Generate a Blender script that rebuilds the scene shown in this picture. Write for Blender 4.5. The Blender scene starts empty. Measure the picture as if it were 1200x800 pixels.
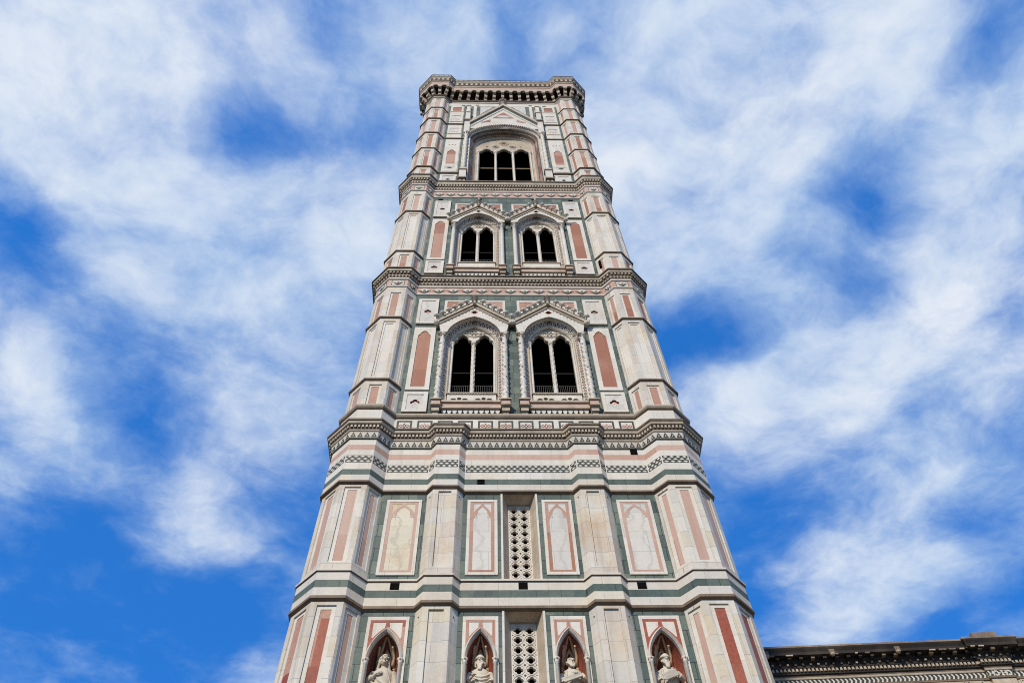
import bpy, bmesh, math, random
from mathutils import Vector, Matrix
from mathutils.geometry import delaunay_2d_cdt

random.seed(7)
S = bpy.context.scene
COL = S.collection
R = math.radians

# ------------------------------------------------------------------ camera
cam = bpy.data.objects.new('camera', bpy.data.cameras.new('camera'))
COL.objects.link(cam)
cam.data.lens = 28.8
cam.data.sensor_width = 36.0
cam.data.clip_end = 5000
# columns of the rotation: camera right, up, back
RM = Matrix(((0.99964, -0.00458, -0.0264), (-0.01735, -0.86125, -0.50788), (-0.02041, 0.50815, -0.86102)))
cam.matrix_world = Matrix.Translation((-1.07, -20.2, 1.6)) @ RM.to_4x4()
S.camera = cam

# ------------------------------------------------------------------ sun, sky, exposure
SUN_AZ, SUN_EL = R(24), R(37)          # in front of the facade, to the left of the viewer
to_sun = Vector((-math.sin(SUN_AZ)*math.cos(SUN_EL), -math.cos(SUN_AZ)*math.cos(SUN_EL), math.sin(SUN_EL)))
sl = bpy.data.lights.new('sun', 'SUN')
sl.energy = 3.05
sl.angle = R(2.5)
sl.color = (1.0, 0.91, 0.76)
sun = bpy.data.objects.new('sun', sl)
COL.objects.link(sun)
sun.rotation_euler = to_sun.to_track_quat('Z', 'Y').to_euler()
sun.location = (-30, -60, 60)

S.view_settings.view_transform = 'Standard'
S.view_settings.look = 'None'
S.view_settings.gamma = 1
S.view_settings.exposure = 0.30
S.view_settings.use_curve_mapping = False
S.cycles.max_bounces = 6
S.cycles.diffuse_bounces = 4
S.cycles.glossy_bounces = 2
S.cycles.caustics_reflective = False
S.cycles.caustics_refractive = False
S.cycles.use_denoising = False
S.cycles.pixel_filter_type = 'BLACKMAN_HARRIS'
S.cycles.filter_width = 1.05

# cloud masses of a cloud layer, in layer coordinates (direction.xy / direction.z): x, y, size, amount; last ones, out of view, added to neutralise ambient light
CLOUDS = [(-0.511,0.202,0.128,1.0),(-0.399,0.23,0.12,1.0),(-0.543,0.324,0.119,0.8),(-0.454,0.345,0.099,0.7),(-0.245,0.198,0.088,0.6),(-0.106,0.206,0.109,0.8),(-0.016,0.195,0.059,0.7),(-0.163,0.288,0.063,0.25),(-0.267,0.377,0.112,0.7),(-0.383,0.424,0.116,0.7),(-0.431,0.499,0.11,0.7),(-0.282,0.498,0.134,0.6),(-0.194,0.411,0.092,0.7),(-0.519,0.487,0.073,0.4),(-0.65,0.593,0.092,0.9),(-0.641,0.695,0.084,0.9),(-0.624,0.773,0.073,0.6),(-0.731,0.839,0.077,0.5),(-0.351,0.74,0.086,0.6),(-0.457,0.839,0.076,0.5),(-0.517,0.946,0.098,0.8),(-0.468,0.984,0.083,0.6),(-0.307,0.694,0.098,0.6),(-0.593,0.984,0.067,0.4),(-0.737,1.199,0.066,0.5),(-0.411,1.282,0.079,0.6),(0.191,0.252,0.114,0.7),(0.285,0.191,0.129,0.7),(0.409,0.199,0.142,0.8),(0.352,0.336,0.145,0.7),(0.228,0.395,0.127,0.7),(0.155,0.327,0.087,0.8),(0.321,0.493,0.112,0.6),(0.509,0.188,0.081,0.6),(0.626,0.333,0.103,1.0),(0.634,0.257,0.076,1.0),(0.625,0.44,0.098,0.9),(0.623,0.559,0.093,0.7),(0.501,0.616,0.11,0.9),(0.415,0.691,0.114,0.8),(0.373,0.755,0.104,0.6),(0.54,0.676,0.1,0.7),(0.74,0.615,0.084,0.5),(0.753,0.738,0.121,0.5),(0.715,0.839,0.096,0.5),(0.665,0.911,0.117,0.6),(0.621,1.027,0.142,0.8),(0.661,1.131,0.132,0.8),(0.598,1.198,0.078,0.5),(0.814,1.027,0.108,0.4),(-0.329,0.29,0.063,-0.9),(-0.284,0.268,0.052,-0.6),(-0.238,0.31,0.059,-0.9),(-0.378,0.333,0.054,-0.4),(-0.178,0.169,0.048,-1.0),(-0.142,0.287,0.042,-0.9),(0.023,0.166,0.029,-0.8),(0.029,0.224,0.03,-0.5),(-0.559,0.426,0.093,-0.9),(-0.624,0.463,0.06,-0.7),(-0.558,0.71,0.085,-0.7),(-0.493,0.635,0.08,-0.4),(-0.667,1.003,0.135,-0.85),(-0.775,1.144,0.166,-0.75),(-0.563,1.189,0.169,-0.8),(-0.445,1.104,0.107,-0.8),(-0.293,0.91,0.08,-0.6),(0.505,0.381,0.052,-1.3),(0.469,0.324,0.045,-0.4),(0.526,0.29,0.049,-0.7),(0.58,0.187,0.041,-0.9),(0.323,0.588,0.08,-0.9),(0.265,0.617,0.054,-0.8),(0.533,0.492,0.051,-0.5),(0.665,0.857,0.081,-0.6),(0.489,0.948,0.101,-0.5),(0.452,1.067,0.108,-0.6),(0.398,0.911,0.082,-0.3),(0.79,0.949,0.069,-0.4),(0.883,1.155,0.136,-0.7),(0.818,1.199,0.079,-0.6),(0.501,1.174,0.076,-0.6),(0.0,-1.6,1.1,0.9),(-1.8,-0.9,0.8,0.7),(1.8,-0.9,0.8,0.7)]

wd = bpy.data.worlds.new('World')
S.world = wd
wd.use_nodes = True
nt = wd.node_tree
nt.nodes.clear()
N = nt.nodes.new
L = nt.links.new
def wmath(op, a, b=None, c=None):
    n = N('ShaderNodeMath'); n.operation = op
    for i, q in enumerate((a, b, c)):
        if q is None: continue
        if isinstance(q, (int, float)): n.inputs[i].default_value = q
        else: L(q, n.inputs[i])
    return n.outputs[0]
sky = N('ShaderNodeTexSky')
sky.sky_type = 'NISHITA'
sky.sun_disc = False
sky.sun_elevation = SUN_EL
sky.sun_rotation = R(180) + SUN_AZ
sky.air_density = 1.0
sky.dust_density = 0.3
sky.ozone_density = 3.0
tc = N('ShaderNodeTexCoord')
sep = N('ShaderNodeSeparateXYZ'); L(tc.outputs['Generated'], sep.inputs[0])
zc = wmath('MAXIMUM', sep.outputs[2], 0.06)
com = N('ShaderNodeCombineXYZ')
L(wmath('DIVIDE', sep.outputs[0], zc), com.inputs[0])
L(wmath('DIVIDE', sep.outputs[1], zc), com.inputs[1])
P = com.outputs[0]
# a little warp so that the masses have no round outlines
wn = N('ShaderNodeTexNoise'); wn.inputs['Scale'].default_value = 4.5; wn.inputs['Detail'].default_value = 4
L(P, wn.inputs['Vector'])
ws = N('ShaderNodeVectorMath'); ws.operation = 'SUBTRACT'; L(wn.outputs['Color'], ws.inputs[0]); ws.inputs[1].default_value = (.5, .5, .5)
wm = N('ShaderNodeVectorMath'); wm.operation = 'SCALE'; L(ws.outputs[0], wm.inputs[0]); wm.inputs['Scale'].default_value = 0.13
wa = N('ShaderNodeVectorMath'); wa.operation = 'ADD'; L(P, wa.inputs[0]); L(wm.outputs[0], wa.inputs[1])
PW = wa.outputs[0]
acc = None
for (x, y, s, w) in CLOUDS:
    d = N('ShaderNodeVectorMath'); d.operation = 'DISTANCE'; L(PW, d.inputs[0]); d.inputs[1].default_value = (x, y, 0)
    q = wmath('MULTIPLY', d.outputs['Value'], 1.0/s)
    e = wmath('POWER', math.exp(-1.0), wmath('MULTIPLY', q, q))
    acc = wmath('MULTIPLY', e, w) if acc is None else wmath('MULTIPLY_ADD', e, w, acc)
def fbm(vec, sc, det, ro, dist=0.0):
    q = N('ShaderNodeTexNoise'); q.inputs['Scale'].default_value = sc; q.inputs['Detail'].default_value = det
    q.inputs['Roughness'].default_value = ro; q.inputs['Distortion'].default_value = dist; L(vec, q.inputs['Vector'])
    return wmath('SUBTRACT', q.outputs[0], 0.5)
mp = N('ShaderNodeMapping'); mp.inputs['Rotation'].default_value = (0, 0, R(-38)); mp.inputs['Scale'].default_value = (1.0, 1.3, 1)
L(PW, mp.inputs['Vector'])
big = fbm(mp.outputs[0], 5.8, 15, 0.60)               # billows and their ragged edges
fine = fbm(PW, 19.0, 10, 0.68)                           # small tufts
low = fbm(PW, 3.0, 6, 0.55)                            # light and shade of the masses
lob = wmath('MINIMUM', wmath('MAXIMUM', acc, -1.0), 1.1)
den = wmath('ADD', wmath('MULTIPLY_ADD', lob, 0.62, 0.03), wmath('ADD', wmath('MULTIPLY', big, 2.05), wmath('MULTIPLY', fine, 0.55)))
mr = N('ShaderNodeMapRange'); mr.interpolation_type = 'SMOOTHSTEP'
mr.inputs['From Min'].default_value = -0.55; mr.inputs['From Max'].default_value = 1.0
L(den, mr.inputs['Value'])
cover = wmath('MULTIPLY', mr.outputs[0], 0.96)
# cloud brightness: thick, sunlit masses white, thin and shaded ones blue grey
cr = N('ShaderNodeMapRange'); cr.inputs['From Min'].default_value = 0.05; cr.inputs['From Max'].default_value = 1.42
L(wmath('ADD', den, wmath('MULTIPLY', low, 2.2)), cr.inputs['Value'])
cc = N('ShaderNodeMixRGB'); L(cr.outputs[0], cc.inputs[0])
SKY_STRENGTH = 0.10
cc.inputs[1].default_value = (3.3, 4.7, 6.8, 1)
cc.inputs[2].default_value = (7.0, 7.3, 7.7, 1)
# clear sky, a deep polarised blue
sg = N('ShaderNodeMixRGB'); sg.blend_type = 'MULTIPLY'; sg.inputs[0].default_value = 1
L(sky.outputs[0], sg.inputs[1]); sg.inputs[2].default_value = (0.28, 1.05, 1.75, 1)
se = N('ShaderNodeMixRGB'); se.inputs[0].default_value = 0.55; L(sg.outputs[0], se.inputs[1]); se.inputs[2].default_value = (0.19, 1.62, 5.9, 1)
mx = N('ShaderNodeMixRGB'); L(cover, mx.inputs[0]); L(se.outputs[0], mx.inputs[1]); L(cc.outputs[0], mx.inputs[2])
bg = N('ShaderNodeBackground'); bg.inputs['Strength'].default_value = SKY_STRENGTH
L(mx.outputs[0], bg.inputs['Color'])
wo = N('ShaderNodeOutputWorld'); L(bg.outputs[0], wo.inputs['Surface'])

# ------------------------------------------------------------------ materials
def stone(name, c1, c2, bw=1.1, bh=0.55, mortar=0.008, mcol=None, stain=(0.42, 0.30, 0.16), stain_amt=0.35,
          streak=0.25, grain=0.06, rough=0.6, bump=0.10, spec=0.25, vein=0.0, tints=None, dirt=0.0, dirtcol=(0.035, 0.028, 0.022)):
    m = bpy.data.materials.new(name); m.use_nodes = True
    t = m.node_tree; t.nodes.clear(); n = t.nodes.new; l = t.links.new
    def mth(op, a, b):
        q = n('ShaderNodeMath'); q.operation = op
        for i, v in enumerate((a, b)):
            if isinstance(v, (int, float)): q.inputs[i].default_value = v
            else: l(v, q.inputs[i])
        return q.outputs[0]
    def noise(vec, sc, det=5, ro=.55):
        q = n('ShaderNodeTexNoise'); q.inputs['Scale'].default_value = sc; q.inputs['Detail'].default_value = det
        q.inputs['Roughness'].default_value = ro; l(vec, q.inputs['Vector']); return q.outputs[0]
    def rng(v, a, b, c=0., d=1.):
        q = n('ShaderNodeMapRange'); l(v, q.inputs[0]); q.inputs[1].default_value = a; q.inputs[2].default_value = b
        q.inputs[3].default_value = c; q.inputs[4].default_value = d; return q.outputs[0]
    def mix(f, a, b, mode='MIX'):
        q = n('ShaderNodeMixRGB'); q.blend_type = mode
        for i, v in enumerate((f, a, b)):
            if isinstance(v, (int, float)): q.inputs[i].default_value = v
            elif isinstance(v, tuple): q.inputs[i].default_value = (*v, 1)
            else: l(v, q.inputs[i])
        return q.outputs[0]
    g = n('ShaderNodeNewGeometry'); pos = g.outputs['Position']
    sp = n('ShaderNodeSeparateXYZ'); l(pos, sp.inputs[0])
    h = mth('ADD', sp.outputs[0], mth('MULTIPLY', sp.outputs[1], 0.43))
    cb = n('ShaderNodeCombineXYZ'); l(h, cb.inputs[0]); l(sp.outputs[2], cb.inputs[1])
    br = n('ShaderNodeTexBrick'); l(cb.outputs[0], br.inputs['Vector'])
    br.inputs['Scale'].default_value = 1.0; br.inputs['Brick Width'].default_value = bw; br.inputs['Row Height'].default_value = bh
    br.inputs['Mortar Size'].default_value = mortar; br.inputs['Mortar Smooth'].default_value = 0.3
    br.inputs['Color1'].default_value = (*c1, 1); br.inputs['Color2'].default_value = (*c2, 1)
    mc = mcol or tuple(x*0.55 for x in c2)
    br.inputs['Mortar'].default_value = (*mc, 1)
    col = br.outputs['Color']
    if tints:                                            # every block its own tone
        row = mth('FLOOR', mth('DIVIDE', sp.outputs[2], bh), 0)
        sh = mth('MULTIPLY', mth('ABSOLUTE', mth('MODULO', row, 2.0), 0), .5)
        wcb = n('ShaderNodeCombineXYZ'); l(mth('FLOOR', mth('ADD', mth('DIVIDE', h, bw), sh), 0), wcb.inputs[0]); l(row, wcb.inputs[1])
        wno = n('ShaderNodeTexWhiteNoise'); wno.noise_dimensions = '2D'; l(wcb.outputs[0], wno.inputs['Vector'])
        rp_ = n('ShaderNodeValToRGB'); rp_.color_ramp.interpolation = 'CONSTANT'
        e = rp_.color_ramp.elements
        while len(e) < len(tints): e.new(.5)
        for i, t_ in enumerate(tints): e[i].position = i/len(tints); e[i].color = (*t_, 1)
        l(wno.outputs['Value'], rp_.inputs[0])
        col = mix(mth('SUBTRACT', 1.0, br.outputs['Fac']), col, rp_.outputs[0])
    if stain_amt:
        col = mix(mth('MULTIPLY', rng(noise(pos, 0.55, 6, .62), .50, .74), stain_amt), col, stain)
    if streak:
        st = n('ShaderNodeVectorMath'); st.operation = 'MULTIPLY'; l(pos, st.inputs[0]); st.inputs[1].default_value = (3.2, 3.2, .22)
        col = mix(mth('MULTIPLY', rng(noise(st.outputs[0], 1.0, 5, .6), .50, .80), streak), col, tuple(x*0.45 for x in c2))
    if streak > .3:
        s2 = n('ShaderNodeVectorMath'); s2.operation = 'MULTIPLY'; l(pos, s2.inputs[0]); s2.inputs[1].default_value = (7.5, 7.5, .16)
        col = mix(mth('MULTIPLY', rng(noise(s2.outputs[0], 1.0, 4, .6), .56, .78), streak*.9), col, (.20, .165, .13))
    if vein:
        v = n('ShaderNodeTexWave'); v.inputs['Scale'].default_value = .55; v.inputs['Distortion'].default_value = 9; v.inputs['Detail'].default_value = 4
        v.inputs['Detail Scale'].default_value = 1.6; l(pos, v.inputs['Vector'])
        col = mix(mth('MULTIPLY', rng(v.outputs['Fac'], .80, 1.0), vein), col, tuple(x*0.6 for x in c2))
    if dirt:
        col = mix(mth('MULTIPLY', rng(noise(pos, 1.7, 8, .7), .42, .62), dirt), col, dirtcol)
    gr = rng(noise(pos, 9, 4, .65), .3, .7, 1-grain, 1+grain)
    gm = n('ShaderNodeVectorMath'); gm.operation = 'SCALE'; l(col, gm.inputs[0]); l(gr, gm.inputs['Scale'])
    b = n('ShaderNodeBsdfPrincipled'); l(gm.outputs[0], b.inputs['Base Color'])
    b.inputs['Roughness'].default_value = rough
    b.inputs['Specular IOR Level'].default_value = spec
    if bump:
        bp = n('ShaderNodeBump'); bp.inputs['Strength'].default_value = bump; bp.inputs['Distance'].default_value = 0.02
        l(mth('SUBTRACT', noise(pos, 6, 6, .6), br.outputs['Fac']), bp.inputs['Height']); l(bp.outputs[0], b.inputs['Normal'])
    o = n('ShaderNodeOutputMaterial'); l(b.outputs[0], o.inputs['Surface'])
    return m

M = {}
M['marble'] = stone('white_marble', (.64, .58, .50), (.50, .455, .40), 1.15, .72, stain=(.52, .35, .17), stain_amt=.65, streak=.50,
    tints=[(.61, .56, .475), (.57, .525, .45), (.65, .595, .51), (.60, .525, .42), (.62, .55, .465), (.58, .50, .42), (.56, .52, .455), (.63, .57, .48), (.62, .54, .41)])
M['frame'] = stone('white_frame_marble', (.68, .62, .53), (.60, .54, .455), .9, .9, .005, stain_amt=.3, streak=.25, tints=[(.68, .62, .53), (.64, .585, .50), (.66, .59, .49), (.61, .56, .48), (.66, .61, .54)])
M['field'] = stone('pale_field_marble', (.64, .59, .52), (.55, .51, .46), 2.2, .95, .006, stain=(.60, .40, .17), stain_amt=.22, streak=.12, vein=.30)
M['ochrefield'] = stone('ochre_stained_marble', (.68, .60, .46), (.62, .55, .42), 2.2, 1.1, .006, stain=(.56, .33, .10), stain_amt=.95, streak=.10, vein=.45)
M['cream'] = stone('cream_band_marble', (.62, .55, .45), (.52, .46, .37), 1.6, 3.1, .006, stain=(.5, .34, .2), stain_amt=.4, streak=.25, tints=[(.61, .55, .46), (.57, .50, .41), (.63, .56, .45), (.59, .54, .47)])
M['carved'] = stone('carved_marble', (.545, .455, .345), (.47, .39, .29), .6, .8, .003, stain=(.36, .25, .15), stain_amt=.55, streak=.35, dirt=.30, dirtcol=(.15, .105, .07))
M['green'] = stone('green_serpentine', (.125, .160, .142), (.060, .088, .080), .62, .58, .016, (.020, .028, .026), stain=(.17, .20, .15), stain_amt=.4, streak=.2, grain=.2,
    tints=[(.095, .125, .105), (.075, .102, .090), (.125, .155, .125), (.060, .080, .072), (.105, .130, .105), (.085, .118, .105), (.15, .18, .145), (.08, .105, .088)])
M['greenband'] = stone('green_band_serpentine', (.10, .13, .11), (.075, .10, .085), .8, 3.3, .012, (.03, .04, .035), stain=(.16, .19, .15), stain_amt=.4, streak=.2, grain=.2,
    tints=[(.085, .112, .092), (.068, .090, .078), (.105, .13, .105), (.075, .105, .09)])
M['pink'] = stone('pink_marble', (.46, .23, .155), (.34, .135, .082), 1.9, 1.75, .004, stain=(.48, .31, .23), stain_amt=.4, streak=.3, grain=.10, tints=[(.37, .160, .095), (.46, .265, .195), (.33, .130, .078), (.43, .23, .160)])
M['pinkpale'] = stone('pale_pink_marble', (.55, .37, .29), (.47, .28, .21), 2.6, 3.7, .004, stain=(.50, .38, .29), stain_amt=.5, streak=.3)
M['red'] = stone('red_marble', (.33, .085, .052), (.42, .20, .145), 2.1, 1.7, .004, stain=(.38, .16, .10), stain_amt=.3, streak=.2, grain=.2, tints=[(.31, .078, .044), (.34, .100, .058), (.28, .065, .038), (.45, .25, .18), (.33, .09, .05)])
M['aged_shade'] = stone('aged_shaded_moulding', (.26, .185, .120), (.18, .125, .082), 1.2, 4.1, .006, stain=(.14, .10, .07), stain_amt=.7, streak=.3, dirt=.4)  # grime brown, with the shade of moulding undersides put into the colour
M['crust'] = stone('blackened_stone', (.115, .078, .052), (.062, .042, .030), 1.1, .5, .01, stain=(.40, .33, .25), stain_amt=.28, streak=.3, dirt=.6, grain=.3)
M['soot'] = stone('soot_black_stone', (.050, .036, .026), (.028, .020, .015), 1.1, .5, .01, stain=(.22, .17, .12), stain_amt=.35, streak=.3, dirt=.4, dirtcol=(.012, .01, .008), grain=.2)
M['roofedge'] = stone('weathered_eaves', (.34, .24, .17), (.24, .17, .12), 1.1, 2.0, .01, stain=(.42, .36, .28), stain_amt=.6, dirt=.4)
M['panelwall'] = stone('tan_wall_marble', (.60, .49, .36), (.48, .39, .29), .9, .6, .008, stain=(.40, .27, .15), stain_amt=.6, streak=.4, dirt=.25, dirtcol=(.18, .13, .09))
M['niche'] = stone('dark_red_niche', (.31, .090, .056), (.23, .066, .044), .8, .8, .004, stain=(.12, .05, .04), stain_amt=.6, streak=.5, grain=.25)
M['rib'] = stone('tan_rib_stone', (.70, .54, .36), (.64, .48, .31), .6, .6, .002, stain_amt=.3, streak=.2)
M['statue'] = stone('statue_marble', (.62, .55, .44), (.62, .55, .44), 9, 9, 0, stain=(.42, .31, .20), stain_amt=.4, streak=.45, dirt=.18, dirtcol=(.2, .15, .1), bump=.35)
M['room'] = stone('painted_dark_interior', (.030, .024, .019), (.02, .016, .013), .8, .5, stain_amt=0, streak=0, spec=0)  # near black: the darkness of interiors and piercings is put into the colour
M['hole'] = stone('hole_shade_black', (.008, .007, .006), (.008, .007, .006), 9, 9, 0, stain_amt=0, streak=0, bump=0, spec=0)  # flat black stands for the shade inside a hole
M['iron'] = stone('dark_iron', (.16, .15, .135), (.14, .13, .12), 9, 9, 0, stain_amt=.3, stain=(.16, .08, .04), streak=0)
M['inlay'] = stone('dark_green_inlay', (.060, .066, .052), (.040, .046, .036), .4, .4, .004, stain_amt=.2, stain=(.14, .12, .09), streak=.2)
M['paving'] = stone('paving_stone', (.23, .205, .175), (.18, .165, .14), .9, .6, .012, stain_amt=.2, streak=0)
M['tile'] = stone('terracotta_roof', (.34, .15, .09), (.26, .12, .075), .35, .4, .02, stain_amt=.4)

# ------------------------------------------------------------------ mesh helpers
WO = {}                                   # world origin of every linked object
class MB:
    """collects faces in world coordinates; build() links them as one mesh"""
    def __init__(s): s.v = []; s.f = []; s.m = []; s.mats = []
    def mi(s, k):
        if k not in s.mats: s.mats.append(k)
        return s.mats.index(k)
    def face(s, pts, k):
        i = len(s.v); s.v += [tuple(p) for p in pts]; s.f.append(tuple(range(i, i+len(pts)))); s.m.append(s.mi(k))
    def mesh(s, vs, fs, k):
        i = len(s.v); s.v += [tuple(p) for p in vs]; q = s.mi(k)
        for f in fs: s.f.append(tuple(i+j for j in f)); s.m.append(q)
    def build(s, name, parent=None, origin=None, smooth=False):
        po = WO[parent.name] if parent else Vector((0, 0, 0))
        o = Vector(origin) if origin is not None else po.copy()
        me = bpy.data.meshes.new(name)
        me.from_pydata([(a-o.x, b-o.y, c-o.z) for a, b, c in s.v], [], s.f)
        for k in s.mats: me.materials.append(M[k])
        me.polygons.foreach_set('material_index', s.m)
        if smooth: me.polygons.foreach_set('use_smooth', [True]*len(s.f))
        me.update()
        ob = bpy.data.objects.new(name, me); COL.objects.link(ob)
        if parent: ob.parent = parent
        ob.location = o-po
        WO[ob.name] = o
        return ob

def copy_tree(o, parent, d=(0, 0, 0), rz=None):
    c = o.copy(); COL.objects.link(c); c.parent = parent
    c.location = o.location + Vector(d)
    if rz is not None: c.rotation_euler = (0, 0, rz)
    WO[c.name] = WO[o.name] + Vector(d)
    for ch in [q for q in KIDS.get(o.name, [])]:
        k = copy_tree(ch, c); KIDS.setdefault(c.name, []).append(k)
    return c
KIDS = {}
def kid(p, o): KIDS.setdefault(p.name, []).append(o); return o

class Fr:
    """a vertical plane: u along it, v up, w out of it"""
    def __init__(s, o, u, n): s.o = Vector(o); s.u = Vector(u).normalized(); s.n = Vector(n).normalized()
    def __call__(s, u, v, w=0.): 
        return (s.o.x+s.u.x*u+s.n.x*w, s.o.y+s.u.y*u+s.n.y*w, s.o.z+v)
FRONT = Fr((0, 0, 0), (1, 0, 0), (0, -1, 0))

def box(mb, F, u0, u1, v0, v1, w0, w1, k):
    P = [F(u, v, w) for w in (w0, w1) for v in (v0, v1) for u in (u0, u1)]
    mb.mesh(P, [(0, 2, 3, 1), (4, 5, 7, 6), (0, 1, 5, 4), (2, 6, 7, 3), (0, 4, 6, 2), (1, 3, 7, 5)], k)

def hollow(mb, F, u0, u1, v0, v1, w0, w1, k):
    """a room: a box without its front"""
    P = [F(u, v, w) for w in (w0, w1) for v in (v0, v1) for u in (u0, u1)]
    mb.mesh(P, [(0, 2, 3, 1), (0, 1, 5, 4), (2, 6, 7, 3), (0, 4, 6, 2), (1, 3, 7, 5)], k)

def area(p): return sum(p[i-1][0]*p[i][1]-p[i][0]*p[i-1][1] for i in range(len(p)))/2
def ccw(p): return list(p) if area(p) > 0 else list(p)[::-1]

def plate(mb, F, outer, holes, w, k, back=None, hback=None, kedge=None, khole=None):
    """polygon with holes in the plane w; back: depth of the outer rim, hback: depth of the hole reveals"""
    outer = ccw(outer); holes = [ccw(h)[::-1] for h in holes]
    if not holes and len(outer) == 4:
        mb.face([F(u, v, w) for u, v in outer], k)
    else:
        pts = []; edges = []
        for lp in [outer]+holes:
            i = len(pts); pts += [Vector((a, b)) for a, b in lp]; n = len(lp)
            edges += [(i+j, i+(j+1) % n) for j in range(n)]
        vs, _, fs, *_r = delaunay_2d_cdt(pts, edges, [], 0, 1e-5)
        def inside(p, poly):
            c = False; n = len(poly)
            for i in range(n):
                (x1, y1), (x2, y2) = poly[i-1], poly[i]
                if (y1 > p[1]) != (y2 > p[1]) and p[0] < (x2-x1)*(p[1]-y1)/(y2-y1)+x1: c = not c
            return c
        good = []
        for f in fs:
            c = ((vs[f[0]][0]+vs[f[1]][0]+vs[f[2]][0])/3, (vs[f[0]][1]+vs[f[1]][1]+vs[f[2]][1])/3)
            if inside(c, outer) and not any(inside(c, h) for h in holes):
                good.append(tuple(f) if area([vs[i] for i in f]) > 0 else tuple(f)[::-1])
        mb.mesh([F(v[0], v[1], w) for v in vs], good, k)
    if back is not None:
        n = len(outer)
        for i in range(n):
            a, b = outer[i], outer[(i+1) % n]
            mb.face([F(a[0], a[1], back), F(b[0], b[1], back), F(b[0], b[1], w), F(a[0], a[1], w)], kedge or k)
    if hback is not None:
        for h in holes:
            n = len(h)
            for i in range(n):
                a, b = h[i], h[(i+1) % n]
                mb.face([F(a[0], a[1], hback), F(b[0], b[1], hback), F(b[0], b[1], w), F(a[0], a[1], w)], khole or kedge or k)

def rect(u0, u1, v0, v1): return [(u0, v0), (u1, v0), (u1, v1), (u0, v1)]
def arch(c, zs, a, h, n=10):
    """open arch curve from the left springing over the apex to the right springing; pointed when h >= a"""
    p = []
    if h >= a:
        Rr = (a*a+h*h)/(2*a); t1 = math.asin(h/Rr)
        for i in range(n+1):
            t = t1*i/n; p.append((c-a+Rr-Rr*math.cos(t), zs+Rr*math.sin(t)))
        return p+[(2*c-x, z) for x, z in p[-2::-1]]
    for i in range(2*n+1):
        t = math.pi*(1-i/(2*n)); p.append((c+a*math.cos(t), zs+h*math.sin(t)))
    return p
def lancet(c, z0, zs, a, h, n=10):
    p = arch(c, zs, a, h, n)
    return ([(c-a, z0)]+p+[(c+a, z0)]) if z0 < zs else p
def cusped(c, z0, zs, a, h, n=10, depth=.22):
    p = arch(c, zs, a, h, n); m = len(p); q = []
    for i, (x, z) in enumerate(p):
        t = i/(m-1)
        s = max(0, 1-abs(t-.24)/.10) + max(0, 1-abs(t-.76)/.10)
        q.append((x+(c-x)*depth*s, z-(h*.10)*s))
    return [(c-a, z0)]+q+[(c+a, z0)]
def quatrefoil(c, z, r, n=5, sz=1.0):
    p = []; d = r*.5
    for k in range(4):
        A = k*math.pi/2
        for i in range(n):
            t = A-math.pi/2+math.pi*i/n
            p.append((c+d*math.cos(A)+d*math.cos(t), z+sz*(d*math.sin(A)+d*math.sin(t))))
    return p
def diamond(c, z, r, s=None): s = s or r; return [(c-r, z), (c, z-s), (c+r, z), (c, z+s)]

def band_between(mb, F, p, q, w0, w1, k):
    """strip between two equally long open curves, p at depth w0 and q at depth w1"""
    for i in range(len(p)-1):
        mb.face([F(*p[i], w0), F(*p[i+1], w0), F(*q[i+1], w1), F(*q[i], w1)], k)

def lathe(mb, c, prof, k, n=10, twist=0, amp=0, lobes=3):
    """profile [(radius, z)] around the vertical through c=(x, y)"""
    vs = []; fs = []
    for (r, z) in prof:
        for i in range(n):
            t = 2*math.pi*i/n
            rr = r*(1+amp*math.sin(lobes*t+twist*z))
            vs.append((c[0]+rr*math.cos(t), c[1]+rr*math.sin(t), z))
    for j in range(len(prof)-1):
        for i in range(n):
            fs.append((j*n+i, j*n+(i+1) % n, (j+1)*n+(i+1) % n, (j+1)*n+i))
    fs.append(tuple(range(n))[::-1]); fs.append(tuple((len(prof)-1)*n+i for i in range(n)))
    mb.mesh(vs, fs, k)

def tube(mb, pts, rad, k, n=6):
    pts = [Vector(p) for p in pts]
    rr = rad if isinstance(rad, (list, tuple)) else [rad]*len(pts)
    vs = []; fs = []
    for i, p in enumerate(pts):
        d = (pts[min(i+1, len(pts)-1)]-pts[max(i-1, 0)]).normalized()
        a = d.cross(Vector((0, 0, 1)) if abs(d.z) < .9 else Vector((1, 0, 0))).normalized(); b = d.cross(a)
        for j in range(n):
            t = 2*math.pi*j/n; vs.append(p+(a*math.cos(t)+b*math.sin(t))*rr[i])
    for i in range(len(pts)-1):
        for j in range(n): fs.append((i*n+j, i*n+(j+1) % n, (i+1)*n+(j+1) % n, (i+1)*n+j))
    fs.append(tuple(range(n))[::-1]); fs.append(tuple((len(pts)-1)*n+j for j in range(n)))
    mb.mesh(vs, fs, k)

def ball(mb, c, r, k, nu=10, nv=6):
    rx, ry, rz = r if isinstance(r, (tuple, list)) else (r, r, r)
    vs = [(c[0], c[1], c[2]-rz)]; fs = []
    for j in range(1, nv):
        t = -math.pi/2+math.pi*j/nv
        for i in range(nu):
            u = 2*math.pi*i/nu; vs.append((c[0]+rx*math.cos(t)*math.cos(u), c[1]+ry*math.cos(t)*math.sin(u), c[2]+rz*math.sin(t)))
    vs.append((c[0], c[1], c[2]+rz)); e = len(vs)-1
    for i in range(nu):
        fs.append((0, 1+(i+1) % nu, 1+i)); fs.append((e, e-nu+i, e-nu+(i+1) % nu))
    for j in range(nv-2):
        for i in range(nu):
            a = 1+j*nu; fs.append((a+i, a+(i+1) % nu, a+nu+(i+1) % nu, a+nu+i))
    mb.mesh(vs, fs, k)

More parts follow.
